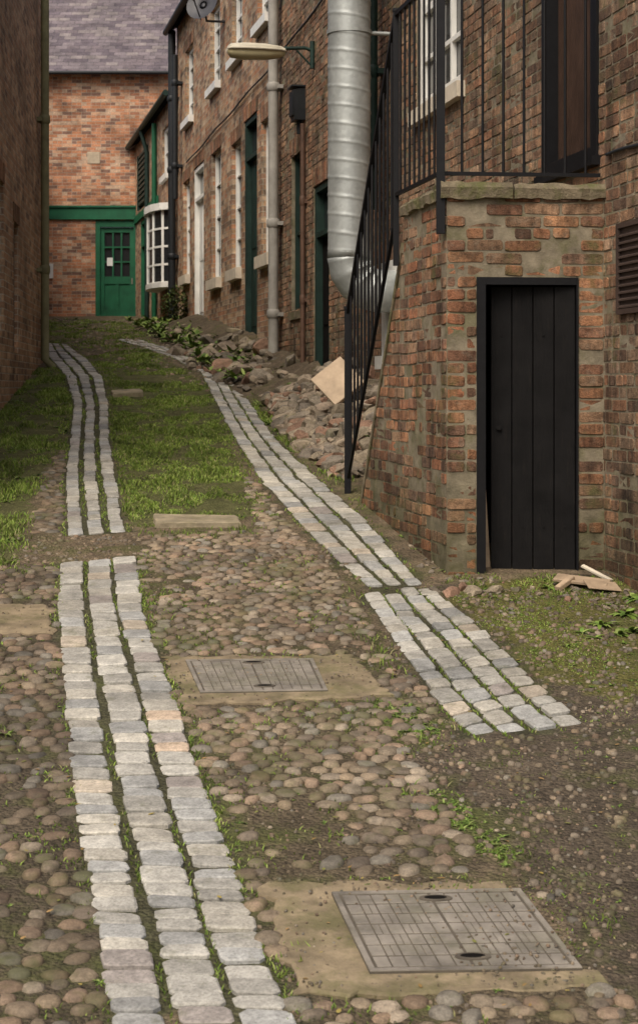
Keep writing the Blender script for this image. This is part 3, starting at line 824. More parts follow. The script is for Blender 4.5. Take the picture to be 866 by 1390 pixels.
WC.box(mb, o[0], o[0]+.05, o[2], o[3], -.06, .05); WC.box(mb, o[1]-.05, o[1], o[2], o[3], -.06, .05)
mb.obj('louvred_shutter', [M_dkgreen], cot)
mb = MB(); o = oc['bow']; z0, z1 = o[2], o[3]; nseg = 6; um = (o[0]+o[1])/2; hw = (o[1]-o[0])/2
arc = [(um-hw*math.cos(math.pi*i/nseg), .38*math.sin(math.pi*i/nseg)) for i in range(nseg+1)]
for i in range(nseg):
    (a, na), (b, nb) = arc[i], arc[i+1]
    for r in range(4):
        za, zb = z0+(z1-z0)*r/4, z0+(z1-z0)*(r+1)/4
        mb.quad(WC.p(a, za, na), WC.p(b, za, nb), WC.p(b, zb, nb), WC.p(a, zb, na), mat=1)
        mb.tube([WC.p(a, za, na), WC.p(b, za, nb)], .03, 4)
    mb.tube([WC.p(a, z0, na), WC.p(a, z1, na)], .036, 4)
for zq, e, hgt in ((z0-.1, .06, .1), (z1, .1, .14)):
    top = [WC.p(um+(a-um)*(1+e), zq+hgt, n+e*.8) for a, n in arc]; bot = [WC.p(um+(a-um)*(1+e), zq, n+e*.8) for a, n in arc]
    m = len(top); mb.add(top+bot, [tuple(range(m)), tuple(range(m, 2*m))]+[(i, i+1, m+i+1, m+i) for i in range(m-1)])
mb.obj('bow_window', [M_white, M_glass], cot)
mb = MB(); roof(WC, 5.95, 2.5, 1.7); mb.obj('slate_roof', [M_slate, M_dark], cot)
mb = MB(); gable(WC, 0, 5.85, 2.5, 1.7); mb.obj('gable_wall', [M_terrbrick], cot)
mb = MB(); gutter(WC, 5.82, .2)
mb.tube([WC.p(WC.u(36.6), 5.8, .2), WC.p(WC.u(36.6), 5.3, .06), WC.p(WC.u(36.6), 1.3, .06)], .05, 8)
mb.obj('gutter', [M_dkgreen], cot)
mb = MB(); mb.tube([WC.p(WC.u(35.1), 5.7, .07), WC.p(WC.u(35.1), 1.3, .07)], .055, 8); WC.box(mb, WC.u(34.9), WC.L, 3.95, 4.12, 0, .04); mb.obj('green_trim', [M_green], cot)
# ------------------------------------------------------------------ far house
fh = empty('brick_house')
WF = Wall(0, 1, lambda Y: 0, 1)
WF.a = Vector((-8.0, 39.5)); WF.d = Vector((1, 0)); WF.n = Vector((0, -1)); WF.L = 7.0
fu = lambda px: (px-CX)/F*39.5+8.0
fz = lambda py: (CY-py)/F*39.5
od = (fu(130), fu(187), fz(432), fz(299))
mb = MB(); WF.grid(mb, 0, WF.L, 0, 7.72, [od], .15); mb.obj('front_wall', [M_farbrick], fh)
mb = MB(); L = math.hypot(4.5, 3.2)
mb.quad((-8.2, 39.25, 7.62), (-.8, 39.25, 7.62), (-.8, 43.75, 10.9), (-8.2, 43.75, 10.9), uv=[(0, 0), (7.4, 0), (7.4, L), (0, L)])
mb.quad((-8.2, 48.2, 7.62), (-.8, 48.2, 7.62), (-.8, 43.75, 10.9), (-8.2, 43.75, 10.9), uv=[(0, 0), (7.4, 0), (7.4, L), (0, L)])
mb.quad((-8.2, 39.25, 7.57), (-.8, 39.25, 7.57), (-.8, 43.75, 10.85), (-8.2, 43.75, 10.85), mat=1)
mb.obj('slate_roof', [M_slate, M_dark], fh)
mb = MB()
for x in (-8.0, -1.0):
    mb.add([(x, 39.5, 0), (x, 39.5, 7.7), (x, 43.75, 10.8), (x, 48, 7.7), (x, 48, 0)], [(0, 1, 2, 3, 4)], uv=[(0, 0), (0, 7.7), (4.2, 10.8), (8.5, 7.7), (8.5, 0)])
mb.obj('gable_walls', [M_farbrick], fh)
mb = MB(); WF.box(mb, fu(62)-.3, fu(188)+.6, fz(298), fz(281), .0, .06); WF.box(mb, fu(62)-.3, fu(188)+.6, fz(282), fz(279.5), .061, .1)
mb.obj('green_beam', [M_green], fh)
mb = MB(); u0, u1, z0, z1 = od
WF.box(mb, u0, u0+.11, z0, z1, -.15, -.01); WF.box(mb, u1-.09, u1, z0, z1, -.15, -.01); WF.box(mb, u0+.112, u1-.092, z1-.16, z1, -.15, -.012)
a, b = u0+.113, u1-.093; zt = z1-.17
WF.box(mb, a, b, z0, z0+.22, -.13, -.07)
WF.box(mb, a, a+.1, z0+.222, zt, -.13, -.07); WF.box(mb, b-.1, b, z0+.222, zt, -.13, -.07)
zm = z0+(zt-z0)*.42
WF.box(mb, a+.102, b-.102, zm-.09, zm+.09, -.13, -.072); WF.box(mb, a+.102, b-.102, zt-.12, zt, -.13, -.072)
WF.box(mb, a+.1, b-.1, z0+.2, zm, -.13, -.10)
m = (a+b)/2; WF.box(mb, m-.04, m+.04, z0+.222, zm-.092, -.10, -.074)
for i in (1, 2): c = a+.1+(b-a-.2)*i/3; WF.box(mb, c-.02, c+.02, zm+.09, zt-.12, -.12, -.078)
for i in (1, 2): c = zm+.09+(zt-.12-zm-.09)*i/3; WF.box(mb, a+.1, b-.1, c-.02, c+.02, -.12, -.079)
WF.box(mb, a+.1, b-.1, zm+.09, zt-.12, -.13, -.12, mat=1)
WF.box(mb, a+.16, a+.3, zm+.35, zm+.55, -.118, -.075, mat=2)
WF.box(mb, b-.06, b-.03, zm-.1, zm+.05, -.07, -.05, mat=3)
mb.obj('green_door', [M_green, M_glass, M_paper, M_iron], fh)
mb = MB(); WF.box(mb, fu(119), fu(136), fz(222), fz(206), 0, .015); mb.obj('stone_block', [simple('buff_block', (.42, .34, .24), .8)], fh)
mb = MB(); WF.box(mb, u0-.1, u1+.1, z0-.3, z0, 0, .35); WF.box(mb, u0-1.3, u0-.15, z0-.3, z0-.02, 0, .3); mb.obj('door_step', [M_cap], fh)
mb = MB(); mb.tube([(-8.2, 39.2, 7.6), (-.9, 39.2, 7.6)], .045, 8); mb.obj('gutter', [M_pipeblack], fh)
mb = MB(); WF.box(mb, fu(68), fu(73), fz(378), fz(358), 0, .05); mb.obj('house_sign', [M_paper], fh)
# ------------------------------------------------------------------ left house
lh = empty('brick_house')
xL = lambda Y: -1.955-.083*Y
WL = Wall(11.5, 22.6, xL, 1); HL = 5.75
ol = [op(WL, 16.6, 17.55, .6, 2.2), op(WL, 18.6, 19.1, .4, 1.9)]
mb = MB(); WL.grid(mb, 0, WL.L, -3, HL, ol, .12)
WL2 = Wall(22.6, 39.4, lambda Y: -3.98-.176*(Y-22.6), 1); WL2.grid(mb, 0, WL2.L, -1, HL, [], .1)
mb.quad(WL.p(0, -3, 0), WL.p(0, -3, -5), WL.p(0, HL, -5), WL.p(0, HL, 0), uv=[(0, -3), (5, -3), (5, HL), (0, HL)])
mb.quad(WL.p(WL.L, -3, 0), WL.p(WL.L, -3, -2), WL.p(WL.L, HL, -2), WL.p(WL.L, HL, 0), uv=[(0, -3), (2, -3), (2, HL), (0, HL)])
mb.obj('side_wall', [M_leftbrick], lh)
mb = MB()
for o in ol: soldiers(mb, WL, o[0]-.05, o[1]+.05, o[3], .22, [(.32, .16, .08), (.4, .2, .1), (.26, .14, .08)], .01)
mb.obj('window_lintels', [M_brick], lh)
for o in ol: window(WL, o, lh, M_pipeblack, 2, 3)
mb = MB(); roof(WL, HL, 3, 1.2, over=.02)
mb.obj('slate_roof', [M_slate, M_dark], lh)
# ------------------------------------------------------------------ pipes
def downpipe(W, Y, z0, z1, r, mat, name, off=.1, joints=(), top=None, shoe=True):
    E = empty(name); mb = MB(); u = W.u(Y)
    path = [W.p(u, z0+.12, off), W.p(u, z1, off)]
    if shoe: path = [W.p(u, z0, off+.12)]+path
    if top: path += top
    mb.tube(path, r, 12); mb.obj('pipe', [mat], E)
    mb = MB()
    for z in joints:
        mb.tube([W.p(u, z, off), W.p(u, z+.02, off), W.p(u, z+.10, off), W.p(u, z+.12, off)], [r*1.02, r*1.28, r*1.28, r*1.1], 12)
        W.box(mb, u-r*1.9, u+r*1.9, z+.03, z+.08, 0, off-r*.6)
    mb.obj('collars', [mat], E); return E
downpipe(WA, 21.45, g(21.4)+.1, 7.0, .068, M_grey, 'drainpipe', .12, (.9, 2.1, 3.9, 5.2), shoe=False)
downpipe(WB, WB.y0+9.9, g(31.9), 7.0, .075, M_pipeblack, 'drainpipe', .12, (2.5, 4.2, 5.6), shoe=False)
downpipe(WB, WB.y0+9.3, 3.5, 6.4, .06, M_pipeblack, 'drainpipe', .14, (4.2, 5.8), shoe=False)
downpipe(WA, 15.75, 1.6, 7.0, .045, M_dkgreen, 'drainpipe', .1, (3.0, 4.5), shoe=False)
downpipe(WL, 21.6, g(21.6), 5.7, .055, simple('mossy_pipe', (.16, .15, .075), .75), 'drainpipe', .1, (1.5, 3.5, 5.3))
downpipe(WA, 19.72, g(19.7), 3.2, .03, simple('brown_conduit', (.10, .055, .035), .6), 'cable_conduit', .05, (1.0, 2.2), shoe=False)
E = empty('electrical_box'); mb = MB(); u = WA.u(19.9)
q = [WA.p(u-.13, 3.26, 0), WA.p(u+.13, 3.26, 0), WA.p(u+.13, 3.26, .14), WA.p(u-.13, 3.26, .14), WA.p(u-.13, 3.66, 0), WA.p(u+.13, 3.66, 0), WA.p(u+.13, 3.62, .16), WA.p(u-.13, 3.62, .16)]
mb.box(q); WA.box(mb, u-.15, u+.15, 3.662, 3.68, 0, .18); WA.box(mb, u-.10, u+.10, 3.32, 3.56, .142, .165)
mb.tube([WA.p(u, 3.26, .06), WA.p(u, 3.1, .06)], .03, 8); mb.obj('box_body', [M_pipeblack], E)
mb = MB()
pts_ = []
for i in range(25):
    Y = 18.5+i*.5; W = WA if Y < 22 else WB; pts_.append(W.p(W.u(Y), 4.45-.015*math.sin(i)-.01*i, .03))
mb.tube(pts_, .013, 6)
pts_ = [WA.p(WA.u(Y), 1.40-.012*math.sin(Y*5)+(-.03 if Y < 9.2 else 0), .02) for Y in np.arange(8.2, 9.95, .15)]
mb.tube(pts_, .011, 6)
mb.obj('wall_cable', [M_pipeblack])
E = empty('wall_vent'); mb = MB(); ua, ub = WA.u(9.05), WA.u(9.67)
WA.box(mb, ua, ub, .43, .97, -.0, .012)
WA.box(mb, ua, ua+.03, .43, .97, .013, .035); WA.box(mb, ub-.03, ub, .43, .97, .013, .035); WA.box(mb, ua+.031, ub-.031, .43, .46, .013, .034); WA.box(mb, ua+.031, ub-.031, .94, .97, .013, .034)
for i in range(11):
    z = .475+i*.042; mb.box([WA.p(ua+.03, z, .014), WA.p(ub-.03, z, .014), WA.p(ub-.03, z-.01, .032), WA.p(ua+.03, z-.01, .032), WA.p(ua+.03, z+.012, .014), WA.p(ub-.03, z+.012, .014), WA.p(ub-.03, z+.0, .032), WA.p(ua+.03, z+.0, .032)])
mb.obj('vent_louvres', [simple('rusty_vent', (.05, .032, .025), .6)], E)
# ------------------------------------------------------------------ duct (spiral seam)
E = empty('ventilation_duct'); mb = MB()
dx, dy = (474-CX)/F*15.2, 15.2; r = .2
nrm = Vector((-WA.n.x, -WA.n.y, 0))
N = 40; zt = 7.6; zb = 1.25; dzr = .012; nr = int((zt-zb)/dzr); vs = []; fs = []
th0 = math.atan2(nrm.y, nrm.x)
for i in range(nr+1):
    z = zt-i*dzr
    for j in range(N):
        th = 2*math.pi*j/N
        ph = (z/.17+j/N) % 1.0
        rr = r+(.0045 if ph < .10 else (.002 if ph < .17 else 0))
        vs.append((dx+rr*math.cos(th0+th), dy+rr*math.sin(th0+th), z))
for i in range(nr):
    for j in range(N): fs.append((i*N+j, i*N+(j+1) % N, (i+1)*N+(j+1) % N, (i+1)*N+j))
mb.add(vs, fs, smooth=True)
path = [Vector((dx, dy, 1.27)), Vector((dx, dy, 1.2))]; rad = [r+.004, r+.004]; Rb = .3
for i in range(0, 5):
    th = math.radians(22.5*i); pz = Vector((dx, dy, 0))+nrm*(Rb-Rb*math.cos(th)); pz.z = 1.2-Rb*math.sin(th)
    t = Vector((0, 0, -1))*math.cos(th)+nrm*math.sin(th)
    path += [pz-t*.010, pz, pz+t*.010]; rad += [r, r+.006, r]
path.append(path[-1]+nrm*.3); rad.append(r)
mb.tube(path, rad, 36); mb.obj('duct_pipe', [M_galv], E)
mb = MB()
for z in (3.3, 6.1):
    mb.tube([(dx, dy, z), (dx, dy, z+.04)], r+.011, 36)
    q = Vector((dx, dy, z+.025)); mb.tube([q+nrm*.2, q+nrm*.5], .02, 6)
mb.obj('duct_brackets', [M_galv], E)
# ------------------------------------------------------------------ wall lamp
E = empty('wall_lamp'); mb = MB(); u = WA.u(19.2)
zl = (CY-70)/F*19.0
W = WA
mb.tube([W.p(u, zl+.04, 0), W.p(u, zl+.08, .12), W.p(u, zl+.06, .42)], .022, 8)
mb.tube([W.p(u, zl+.16, .03), W.p(u, zl+.0, .03), W.p(u, zl-.16, .03)], .03, 8)
mb.tube([W.p(u, zl-.14, .03), W.p(u, zl+.05, .22)], .012, 6)
mb.obj('bracket', [M_dkgreen], E)
mb = MB(); secs = [(.36, .035, .05), (.42, .09, .08), (.60, .125, .11), (.85, .13, .115), (1.0, .11, .095), (1.04, .07, .05)]
n = 14
def shell(secs, up, mat):
    vs = []; fs = []
    for d, wd, hg in secs:
        for j in range(n):
            t = math.pi*j/(n-1); s = (abs(math.sin(t))**.6)*hg*(1 if up else -1.15)
            vs.append(W.p(u+wd*math.cos(t), zl+.03+s, d))
    for i in range(len(secs)-1):
        for j in range(n-1): fs.append((i*n+j, i*n+j+1, (i+1)*n+j+1, (i+1)*n+j))
    fs.append(tuple(range(n))); fs.append(tuple((len(secs)-1)*n+j for j in range(n)))
    mb.add(vs, fs, mat=mat, smooth=True)
shell([(a, b, c*.7) for a, b, c in secs], True, 0); shell([(a, b*.9, c*.9) for a, b, c in secs], False, 1)
for s in (-1, 1): mb.tube([W.p(u+s*b, zl+.03, a) for a, b, c in secs], .016, 6)
mb.obj('lamp_head', [M_lamp, M_lens], E)
E = empty('satellite_dish'); mb = MB(); W = WB; u = W.u(26.2); c = W.p(u, 6.15, .35)
ax = Vector((-.35, -.85, .35)).normalized(); a = ax.cross(Vector((0, 0, 1))).normalized(); b = a.cross(ax)
vs = [c]; fs = []
for i in range(1, 5):
    for j in range(20):
        t = 2*math.pi*j/20; rr = .27*i/4; vs.append(c+a*rr*math.cos(t)+b*rr*1.1*math.sin(t)+ax*(rr*rr*.9))
for j in range(20): fs.append((0, 1+j, 1+(j+1) % 20))
for i in range(3):
    for j in range(20): fs.append((1+i*20+j, 1+i*20+(j+1) % 20, 1+(i+1)*20+(j+1) % 20, 1+(i+1)*20+j))
mb.add(vs, fs, smooth=True); mb.tube([W.p(u, 5.9, 0), W.p(u, 5.9, .3), c-ax*.02], .022, 8)
mb.tube([c-b*.27, c+ax*.35-b*.1], .012, 6); mb.tube([c+ax*.33-b*.1, c+ax*.42-b*.08], .035, 8)
mb.obj('dish', [simple('dish_grey', (.05, .05, .055), .5)], E)
# ------------------------------------------------------------------ outbuilding with steps
ob = empty('brick_store_with_steps')
PL = Vector((.774, 9.85)); PRr = Vector((xA(9.94), 9.94))
WS = Wall(9.85, 12.45, lambda Y: .774-.194*(Y-9.85), -1)
WO = Wall(0, 1, lambda Y: 0, 1); WO.a = PL.copy(); WO.d = (PRr-PL); WO.L = WO.d.length; WO.d.normalize(); WO.n = Vector((WO.d.y, -WO.d.x))
Ztop = 1.16; YL = 10.9; SL = 1.45
def sidetop(Y):
    if Y < YL: return Ztop
    return .98-(Y-YL)*SL
dO = ((646-605)/222.5, (786-605)/222.5, -3, .668)
mb = MB(); WO.grid(mb, 0, WO.L, -3, Ztop, [dO], .16)
uL = WS.u(YL)
mb.add([WS.p(0, -3), WS.p(uL, -3), WS.p(uL, Ztop), WS.p(0, Ztop)], [(0, 1, 2, 3)])
mb.add([WS.p(uL, -3), WS.p(WS.L, -3), WS.p(WS.L, sidetop(12.45)), WS.p(uL, .98)], [(0, 1, 2, 3)])
mb.add([WS.p(uL, -3), WS.p(uL, Ztop), (xA(YL+.05), YL+.05, Ztop), (xA(YL+.05), YL+.05, -3)], [(0, 1, 2, 3)])
mb.obj('walls_mortar', [M_mortar], ob)
mb = MB()
brick_field(mb, WO, lambda z: [(.0, WO.L-.004)], -1.35, Ztop-.02, BR, [dO], rough=1.6, snap=True)
def sseg(z):
    if z > Ztop: return []
    Ymax = min(12.45, YL+max(0, (.98-z)/SL))
    return [(0, WS.u(Ymax)-(.02 if Ymax > YL else 0))]
brick_field(mb, WS, sseg, -1.35, Ztop-.02, BR, [], rough=1.6, snap=True)
mb.obj('brickwork', [M_brick], ob)
mb = MB()
def slab3(W, u0, u1, n0, n1, z0, z1, jit=.012):
    nseg = max(2, int((u1-u0)/.05)); vs = []
    for i in range(nseg+1):
        u = u0+(u1-u0)*i/nseg; j = R(-jit, jit)
        vs += [W.p(u, z0, n0), W.p(u, z0+R(-jit, jit)*.8, n1+j), W.p(u, z0+(z1-z0)*.65, n1+j+.008), W.p(u, z1+R(-jit, jit)*.7, n1+j-.02), W.p(u, z1, n0)]
    fs = []
    for i in range(nseg):
        for k in range(4): fs.append((i*5+k, i*5+k+1, (i+1)*5+k+1, (i+1)*5+k))
    fs += [(0, 1, 2, 3, 4), tuple(nseg*5+k for k in range(5))]
    mb.add(vs, fs)
slab3(WO, -.04, .40, -.5, .035, Ztop-.015, Ztop+.085); slab3(WO, .41, .98, -.5, .03, Ztop-.012, Ztop+.08)
slab3(WS, .0, .55, -.4, .03, Ztop-.013, Ztop+.072); slab3(WS, .56, uL, -.4, .028, Ztop-.014, Ztop+.07)
a = WS.p(.05, Ztop+.066, -.1); b = WS.p(uL, Ztop+.066, -.1)
mb.quad(a, b, Vector((xA(YL+.05), YL+.05, Ztop+.066)), Vector((xA(9.98), 9.98, Ztop+.066)))
mb.obj('stone_landing', [M_cap], ob)
mb = MB(); ns = 9
for i in range(ns):
    ya = YL+.005+(12.42-YL)*i/ns; yb = YL+.004+(12.42-YL)*(i+1)/ns; zt = .95-(i+1)*.2
    mb.box([WS.p(WS.u(ya), -2, -.15), WS.p(WS.u(yb), -2, -.15), (xA(yb)-.01, yb, -2), (xA(ya)-.01, ya, -2), WS.p(WS.u(ya), zt, -.15), WS.p(WS.u(yb), zt, -.15), (xA(yb)-.01, yb, zt), (xA(ya)-.01, ya, zt)])
mb.obj('steps', [M_cap], ob)
mb = MB()
for i in range(8):
    ya = YL+.02+i*.185; yb = ya+.178
    mb.box([WS.p(WS.u(ya), sidetop(ya)-.05, -.14), WS.p(WS.u(yb), sidetop(yb)-.05, -.14), WS.p(WS.u(yb), sidetop(yb)-.05, .015), WS.p(WS.u(ya), sidetop(ya)-.05, .015),
            WS.p(WS.u(ya), sidetop(ya)+.02, -.14), WS.p(WS.u(yb), sidetop(yb)+.02, -.14), WS.p(WS.u(yb), sidetop(yb)+.02, .015), WS.p(WS.u(ya), sidetop(ya)+.02, .015)])
mb.obj('stair_coping', [M_cap], ob)
mb = MB(); u0, u1 = dO[0], dO[1]; zb = -1.16; zt = dO[3]
WO.box(mb, u0, u0+.055, zb-.1, zt, -.1, .012); WO.box(mb, u1-.012, u1, zb-.1, zt, -.1, .012); WO.box(mb, u0+.056, u1-.013, zt-.045, zt, -.1, .01)
mb.obj('door_frame', [M_black], ob)
WD = Wall(0, 1, lambda Y: 0, 1); hp = WO.p(u1-.015, 0, -.012)
ang = math.radians(11)
dv = (-WO.d); dv = Vector((dv.x*math.cos(-ang)-dv.y*math.sin(-ang), dv.x*math.sin(-ang)+dv.y*math.cos(-ang)))
WD.a = Vector((hp.x, hp.y)); WD.d = dv; WD.n = Vector((-dv.y, dv.x))
if WD.n.y > 0: WD.n = -WD.n
def mk_doorpaint():
    t = NT('weathered_black_paint'); p = t.pos()
    gr = t.noise(t.scaled(p, (14, 14, 1.2)), 4, 5, .75); n = t.noise(p, 5, 5, .7)
    sc = t.ramp(gr, [(.58, 0.0), (.78, .5)])
    c = t.mix(sc, (.0065, .006, .006), (.030, .023, .018))
    c = t.mix(1, c, t.ramp(n, [(.3, .5), (.7, 1.5)]), 'MULTIPLY')
    t.col(c); t.rough(.7); t.b.inputs['Specular IOR Level'].default_value = .15
    t.bump(t.m('ADD', gr, n), .7, .004); return t.mat
mb = MB(); wd = u1-u0-.115; pw = wd/4
for i in range(4):
    a, b = i*pw+.0015, (i+1)*pw-.0015; o1 = R(-.003, .003)
    q = [WD.p(a, zb+.01+R(0, .025), -.03), WD.p(b, zb+.02, -.03), WD.p(b-.002, zb+.02, o1), WD.p(a+.002, zb+.02, o1), WD.p(a, zt-.055, -.03), WD.p(b, zt-.055, -.03), WD.p(b-.002, zt-.055, o1), WD.p(a+.002, zt-.055, o1)]
    mb.box(q)
for z in (zb+.3, zt-.35):
    for i in range(4): mb.tube([WD.p((i+.5)*pw, z, .0), WD.p((i+.5)*pw, z, .006)], .007, 6)
mb.tube([WD.p(wd-.05, -.25, .0), WD.p(wd-.05, -.25, .02)], .018, 8)
mb.obj('plank_door', [mk_doorpaint()], ob)
mb = MB(); WO.box(mb, u0-.1, u1+.1, -1.4, zt+.1, -.9, -.85); mb.obj('store_interior', [M_dark], ob)
mb = MB(); mb.box([WO.p(u0+.05, -1.2, -.18), WO.p(u0+.12, -1.2, -.18), WO.p(u0+.12, -1.2, -.15), WO.p(u0+.05, -1.2, -.15), WO.p(u0+.05, -.5, -.22), WO.p(u0+.09, -.55, -.22), WO.p(u0+.09, -.55, -.19), WO.p(u0+.05, -.5, -.19)]); mb.obj('stored_plank', [M_wood], ob)
# ------------------------------------------------------------------ railing
rl = empty('metal_railing'); mb = MB()
def bar(p, q, r=.008, n=6): mb.tube([p, q], r, n)
zT, zB = 2.52, 1.30
def front(u, z): return WO.p(u, z, -.03)
def side(Y, z): return WS.p(WS.u(Y), z, .035)
mb.tube([front(-.03, zB), front(WO.L-.02, zB)], .016, 4); mb.tube([front(-.03, zT), front(WO.L, zT)], .02, 4)
for i in range(7):
    u = .10+i*.128; bar(front(u, zB), front(u, zT), .0095)
def newel(p, z0, z1, r=.03):
    mb.tube([(p.x, p.y, z0), (p.x, p.y, z1)], r, 4); mb.tube([(p.x, p.y, z1), (p.x, p.y, z1+.02)], r*1.2, 4)
n1 = side(9.86, 0); newel(n1, .93, zT+.02, .036)
n2 = side(10.98, 0); newel(n2, .82, zT+.02, .028)
n3 = side(12.52, 0); newel(n3, g(12.5)-.05, .60, .036)
mb.tube([side(9.88, zT), side(10.98, zT)], .02, 4); mb.tube([side(9.88, zB), side(10.98, zB)], .016, 4)
for i in range(1, 9):
    Y = 9.88+i*1.1/9; bar(side(Y, zB), side(Y, zT), .009)
mb.tube([side(10.98, zT), side(12.52, .56)], .024, 4)
mb.tube([side(10.98, zB-.14), side(12.52, -.72)], .016, 4)
for i in range(1, 13):
    Y = 10.98+i*1.54/13; k = i/13
    bar(side(Y, zB-.14+(-.72-zB+.14)*k), side(Y, zT+(.56-zT)*k), .011)
for z in (.98, 1.08): mb.tube([(n1.x, n1.y, z), (n1.x+.06, n1.y+.02, z)], .012, 6)
mb.obj('rails_and_bars', [M_black], rl)
# ------------------------------------------------------------------ rubble
bm = bmesh.new(); bmesh.ops.create_icosphere(bm, subdivisions=2, radius=1)
ICV = [v.co.copy() for v in bm.verts]; ICF = [tuple(v.index for v in f.verts) for f in bm.faces]; bm.free()
def rock(mb, c, s, col):
    rot = Matrix.Rotation(R(0, 6), 3, Vector((R(-1, 1), R(-1, 1), R(-1, 1))).normalized())
    sc = Vector((s*R(.95, 1.5), s*R(.8, 1.1), s*R(.5, .8)))
    pl = []
    for a in (Vector((1, 0, 0)), Vector((0, 1, 0)), Vector((0, 0, 1))):
        for sg in (1, -1):
            pl.append(((a*sg+Vector((R(-.3, .3), R(-.3, .3), R(-.3, .3)))).normalized(), R(.55, .72)))
    for _ in range(3): pl.append((Vector((R(-1, 1), R(-1, 1), R(-1, 1))).normalized(), R(.68, .85)))
    o = Vector((R(0, 99), 0, 0)); vs = []
    for co in ICV:
        p = co.copy()
        for n, d in pl:
            e = p.dot(n)-d
            if e > 0: p -= n*e
        p *= 1+.06*noise.noise(co*2.5+o)
        p = Vector((p.x*sc.x, p.y*sc.y, p.z*sc.z))*1.3; q = rot @ p; q.z *= .85; vs.append(Vector(c)+q)
    mb.add(vs, ICF, col=col, smooth=False)
def rcol():
    c = random.choice([(.26, .21, .15), (.31, .25, .18), (.22, .185, .14), (.28, .22, .16), (.19, .16, .125), (.33, .27, .19), (.24, .20, .15), (.28, .17, .115)]); k = R(.65, 1.1); return (c[0]*k, c[1]*k, c[2]*k)
mb = MB()
for x, y in scatter([(xA(13.4)-.9, 13.1), (xA(13.4)-.0, 13.1), (xA(18)-.0, 18.2), (xA(18)-.8, 18.2), (xA(15)-1.0, 15)], 2700):
    t = (xA(y)-x); hmax = max(0, .54*(1-t/1.0))*min(1, (y-12.9)/1.0)*min(1, (18.4-y)/1.0)
    s = .03+.07*random.random()**1.6; rock(mb, (x, y, gz(x, y)+R(.3, 1)*hmax+s*.2), s, rcol())
mb.obj('rubble_pile', [M_rock])
mb = MB()
for x, y in scatter([(xA(19)-.9, 18.8), (xA(19)-.1, 18.8), (xB(24.5)-.1, 24.5), (xB(24.5)-1.1, 24.5), (xA(21.5)-1.2, 21.5)], 420):
    X = xA(y) if y < 22 else xB(y); t = X-x; hm = max(0, .35*(1-t/1.2))
    s = R(.03, .09) if random.random() < .85 else R(.1, .16); rock(mb, (x, y, gz(x, y)+R(0, 1)*hm), s, rcol())
for x, y in scatter([(xB(25), 25), (xB(25)-.9, 25), (xB(31)-.8, 31), (xB(31), 31)], 120):
    rock(mb, (x, y, gz(x, y)+R(0, .1)), R(.04, .12), rcol())
mb.obj('rubble_pile', [M_rock])
mb = MB(); vs = []; fs = []; Ys = list(np.arange(16.5, 31.5, .15)); K = 10
for i, y in enumerate(Ys):
    X = (xA(y) if y < 22 else xB(y))
    for k in range(K):
        t = k/(K-1); wdt = 1.25+.25*noise.noise(Vector((y*.7, 0, 0)))
        e = min(1, (y-16.5)/1.5, (31.5-y)/2)
        hgt = .30*e*(1-t)**1.5+.05*noise.noise(Vector((t*6, y*3, 0)))*(1-t)*1.5
        x = X+.03-t*wdt; vs.append((x, y, g(y)+und(x, y)+hgt-.02*t-.01*(1-e)))
for i in range(len(Ys)-1):
    for k in range(K-1): fs.append((i*K+k, i*K+k+1, (i+1)*K+k+1, (i+1)*K+k))
mb.add(vs, fs, col=(.11, .084, .055), smooth=True); mb.obj('soil_bank', [M_ground])
mb = MB()
for i in range(360):
    y = R(19.5, 31.3); X = xA(y) if y < 22 else xB(y); x = X-R(.05, 1.1); rosette(mb, x, y, R(.05, .24), 8, 1.1, z=gz(x, y)+.10, up=.8)
for i in range(60):
    y = R(13.4, 18); x = xA(y)-R(.3, 1.05); rosette(mb, x, y, R(.04, .10), 9, 1.1, z=gz(x, y)+max(0, .45*(1-(xA(y)-x))), up=.8)
mb.obj('weeds', [M_leaf])
def plank(name, c, L, Wd, T, rx, ry, rzz, mat):
    mb = MB(); M = Matrix.Translation(Vector(c)) @ Matrix.Rotation(rzz, 4, 'Z') @ Matrix.Rotation(ry, 4, 'Y') @ Matrix.Rotation(rx, 4, 'X')
    b = .004
    vs = []
    for z, i in ((-T/2, b), (-T/2+b, 0), (T/2-b, 0), (T/2, b)):
        for x, y in ((-1, -1), (1, -1), (1, 1), (-1, 1)):
            vs.append(M @ Vector((x*(L/2-i)+R(-.002, .002), y*(Wd/2-i)+R(-.002, .002), z)))
    fs = [(0, 3, 2, 1), (12, 13, 14, 15)]
    for r in range(3):
        for j in range(4): fs.append((r*4+j, r*4+(j+1) % 4, (r+1)*4+(j+1) % 4, (r+1)*4+j))
    mb.add(vs, fs); return mb.obj(name, [mat])
yb = 15.3; xb = (459-CX)/F*yb; zb_ = (CY-518)/F*yb
plank('stone_board', (xb, yb, zb_), .36, .40, .05, math.radians(50), math.radians(-38), math.radians(10), simple('pale_sandstone', (.42, .32, .22), .8, 0, .35, 5, .4, .004))
x, y = P(333, 472); plank('stone_slab', (x, y, gz(x, y)+.25), .5, .35, .06, .1, .05, .3, M_slabst)
x, y = P(360, 488); plank('stone_slab', (x, y, gz(x, y)+.18), .55, .12, .1, .1, .25, .5, M_slabst)
E = empty('timber_offcuts')
for nm, (px, py), a in (('board', (785, 790), (.32, .14, .02, .12, .08, -.35, M_wood)), ('stick', (805, 780), (.22, .025, .02, .1, .35, -.75, M_cream)), ('offcut', (762, 793), (.14, .04, .03, .1, -.4, .7, M_wood)), ('cardboard', (812, 796), (.2, .12, .01, .3, .1, .2, M_wood))):
    x, y = P(px, py); y -= .12
    o = plank(nm, (x, y, gz(x, y)+.035), *a); o.parent = E
mb = MB()
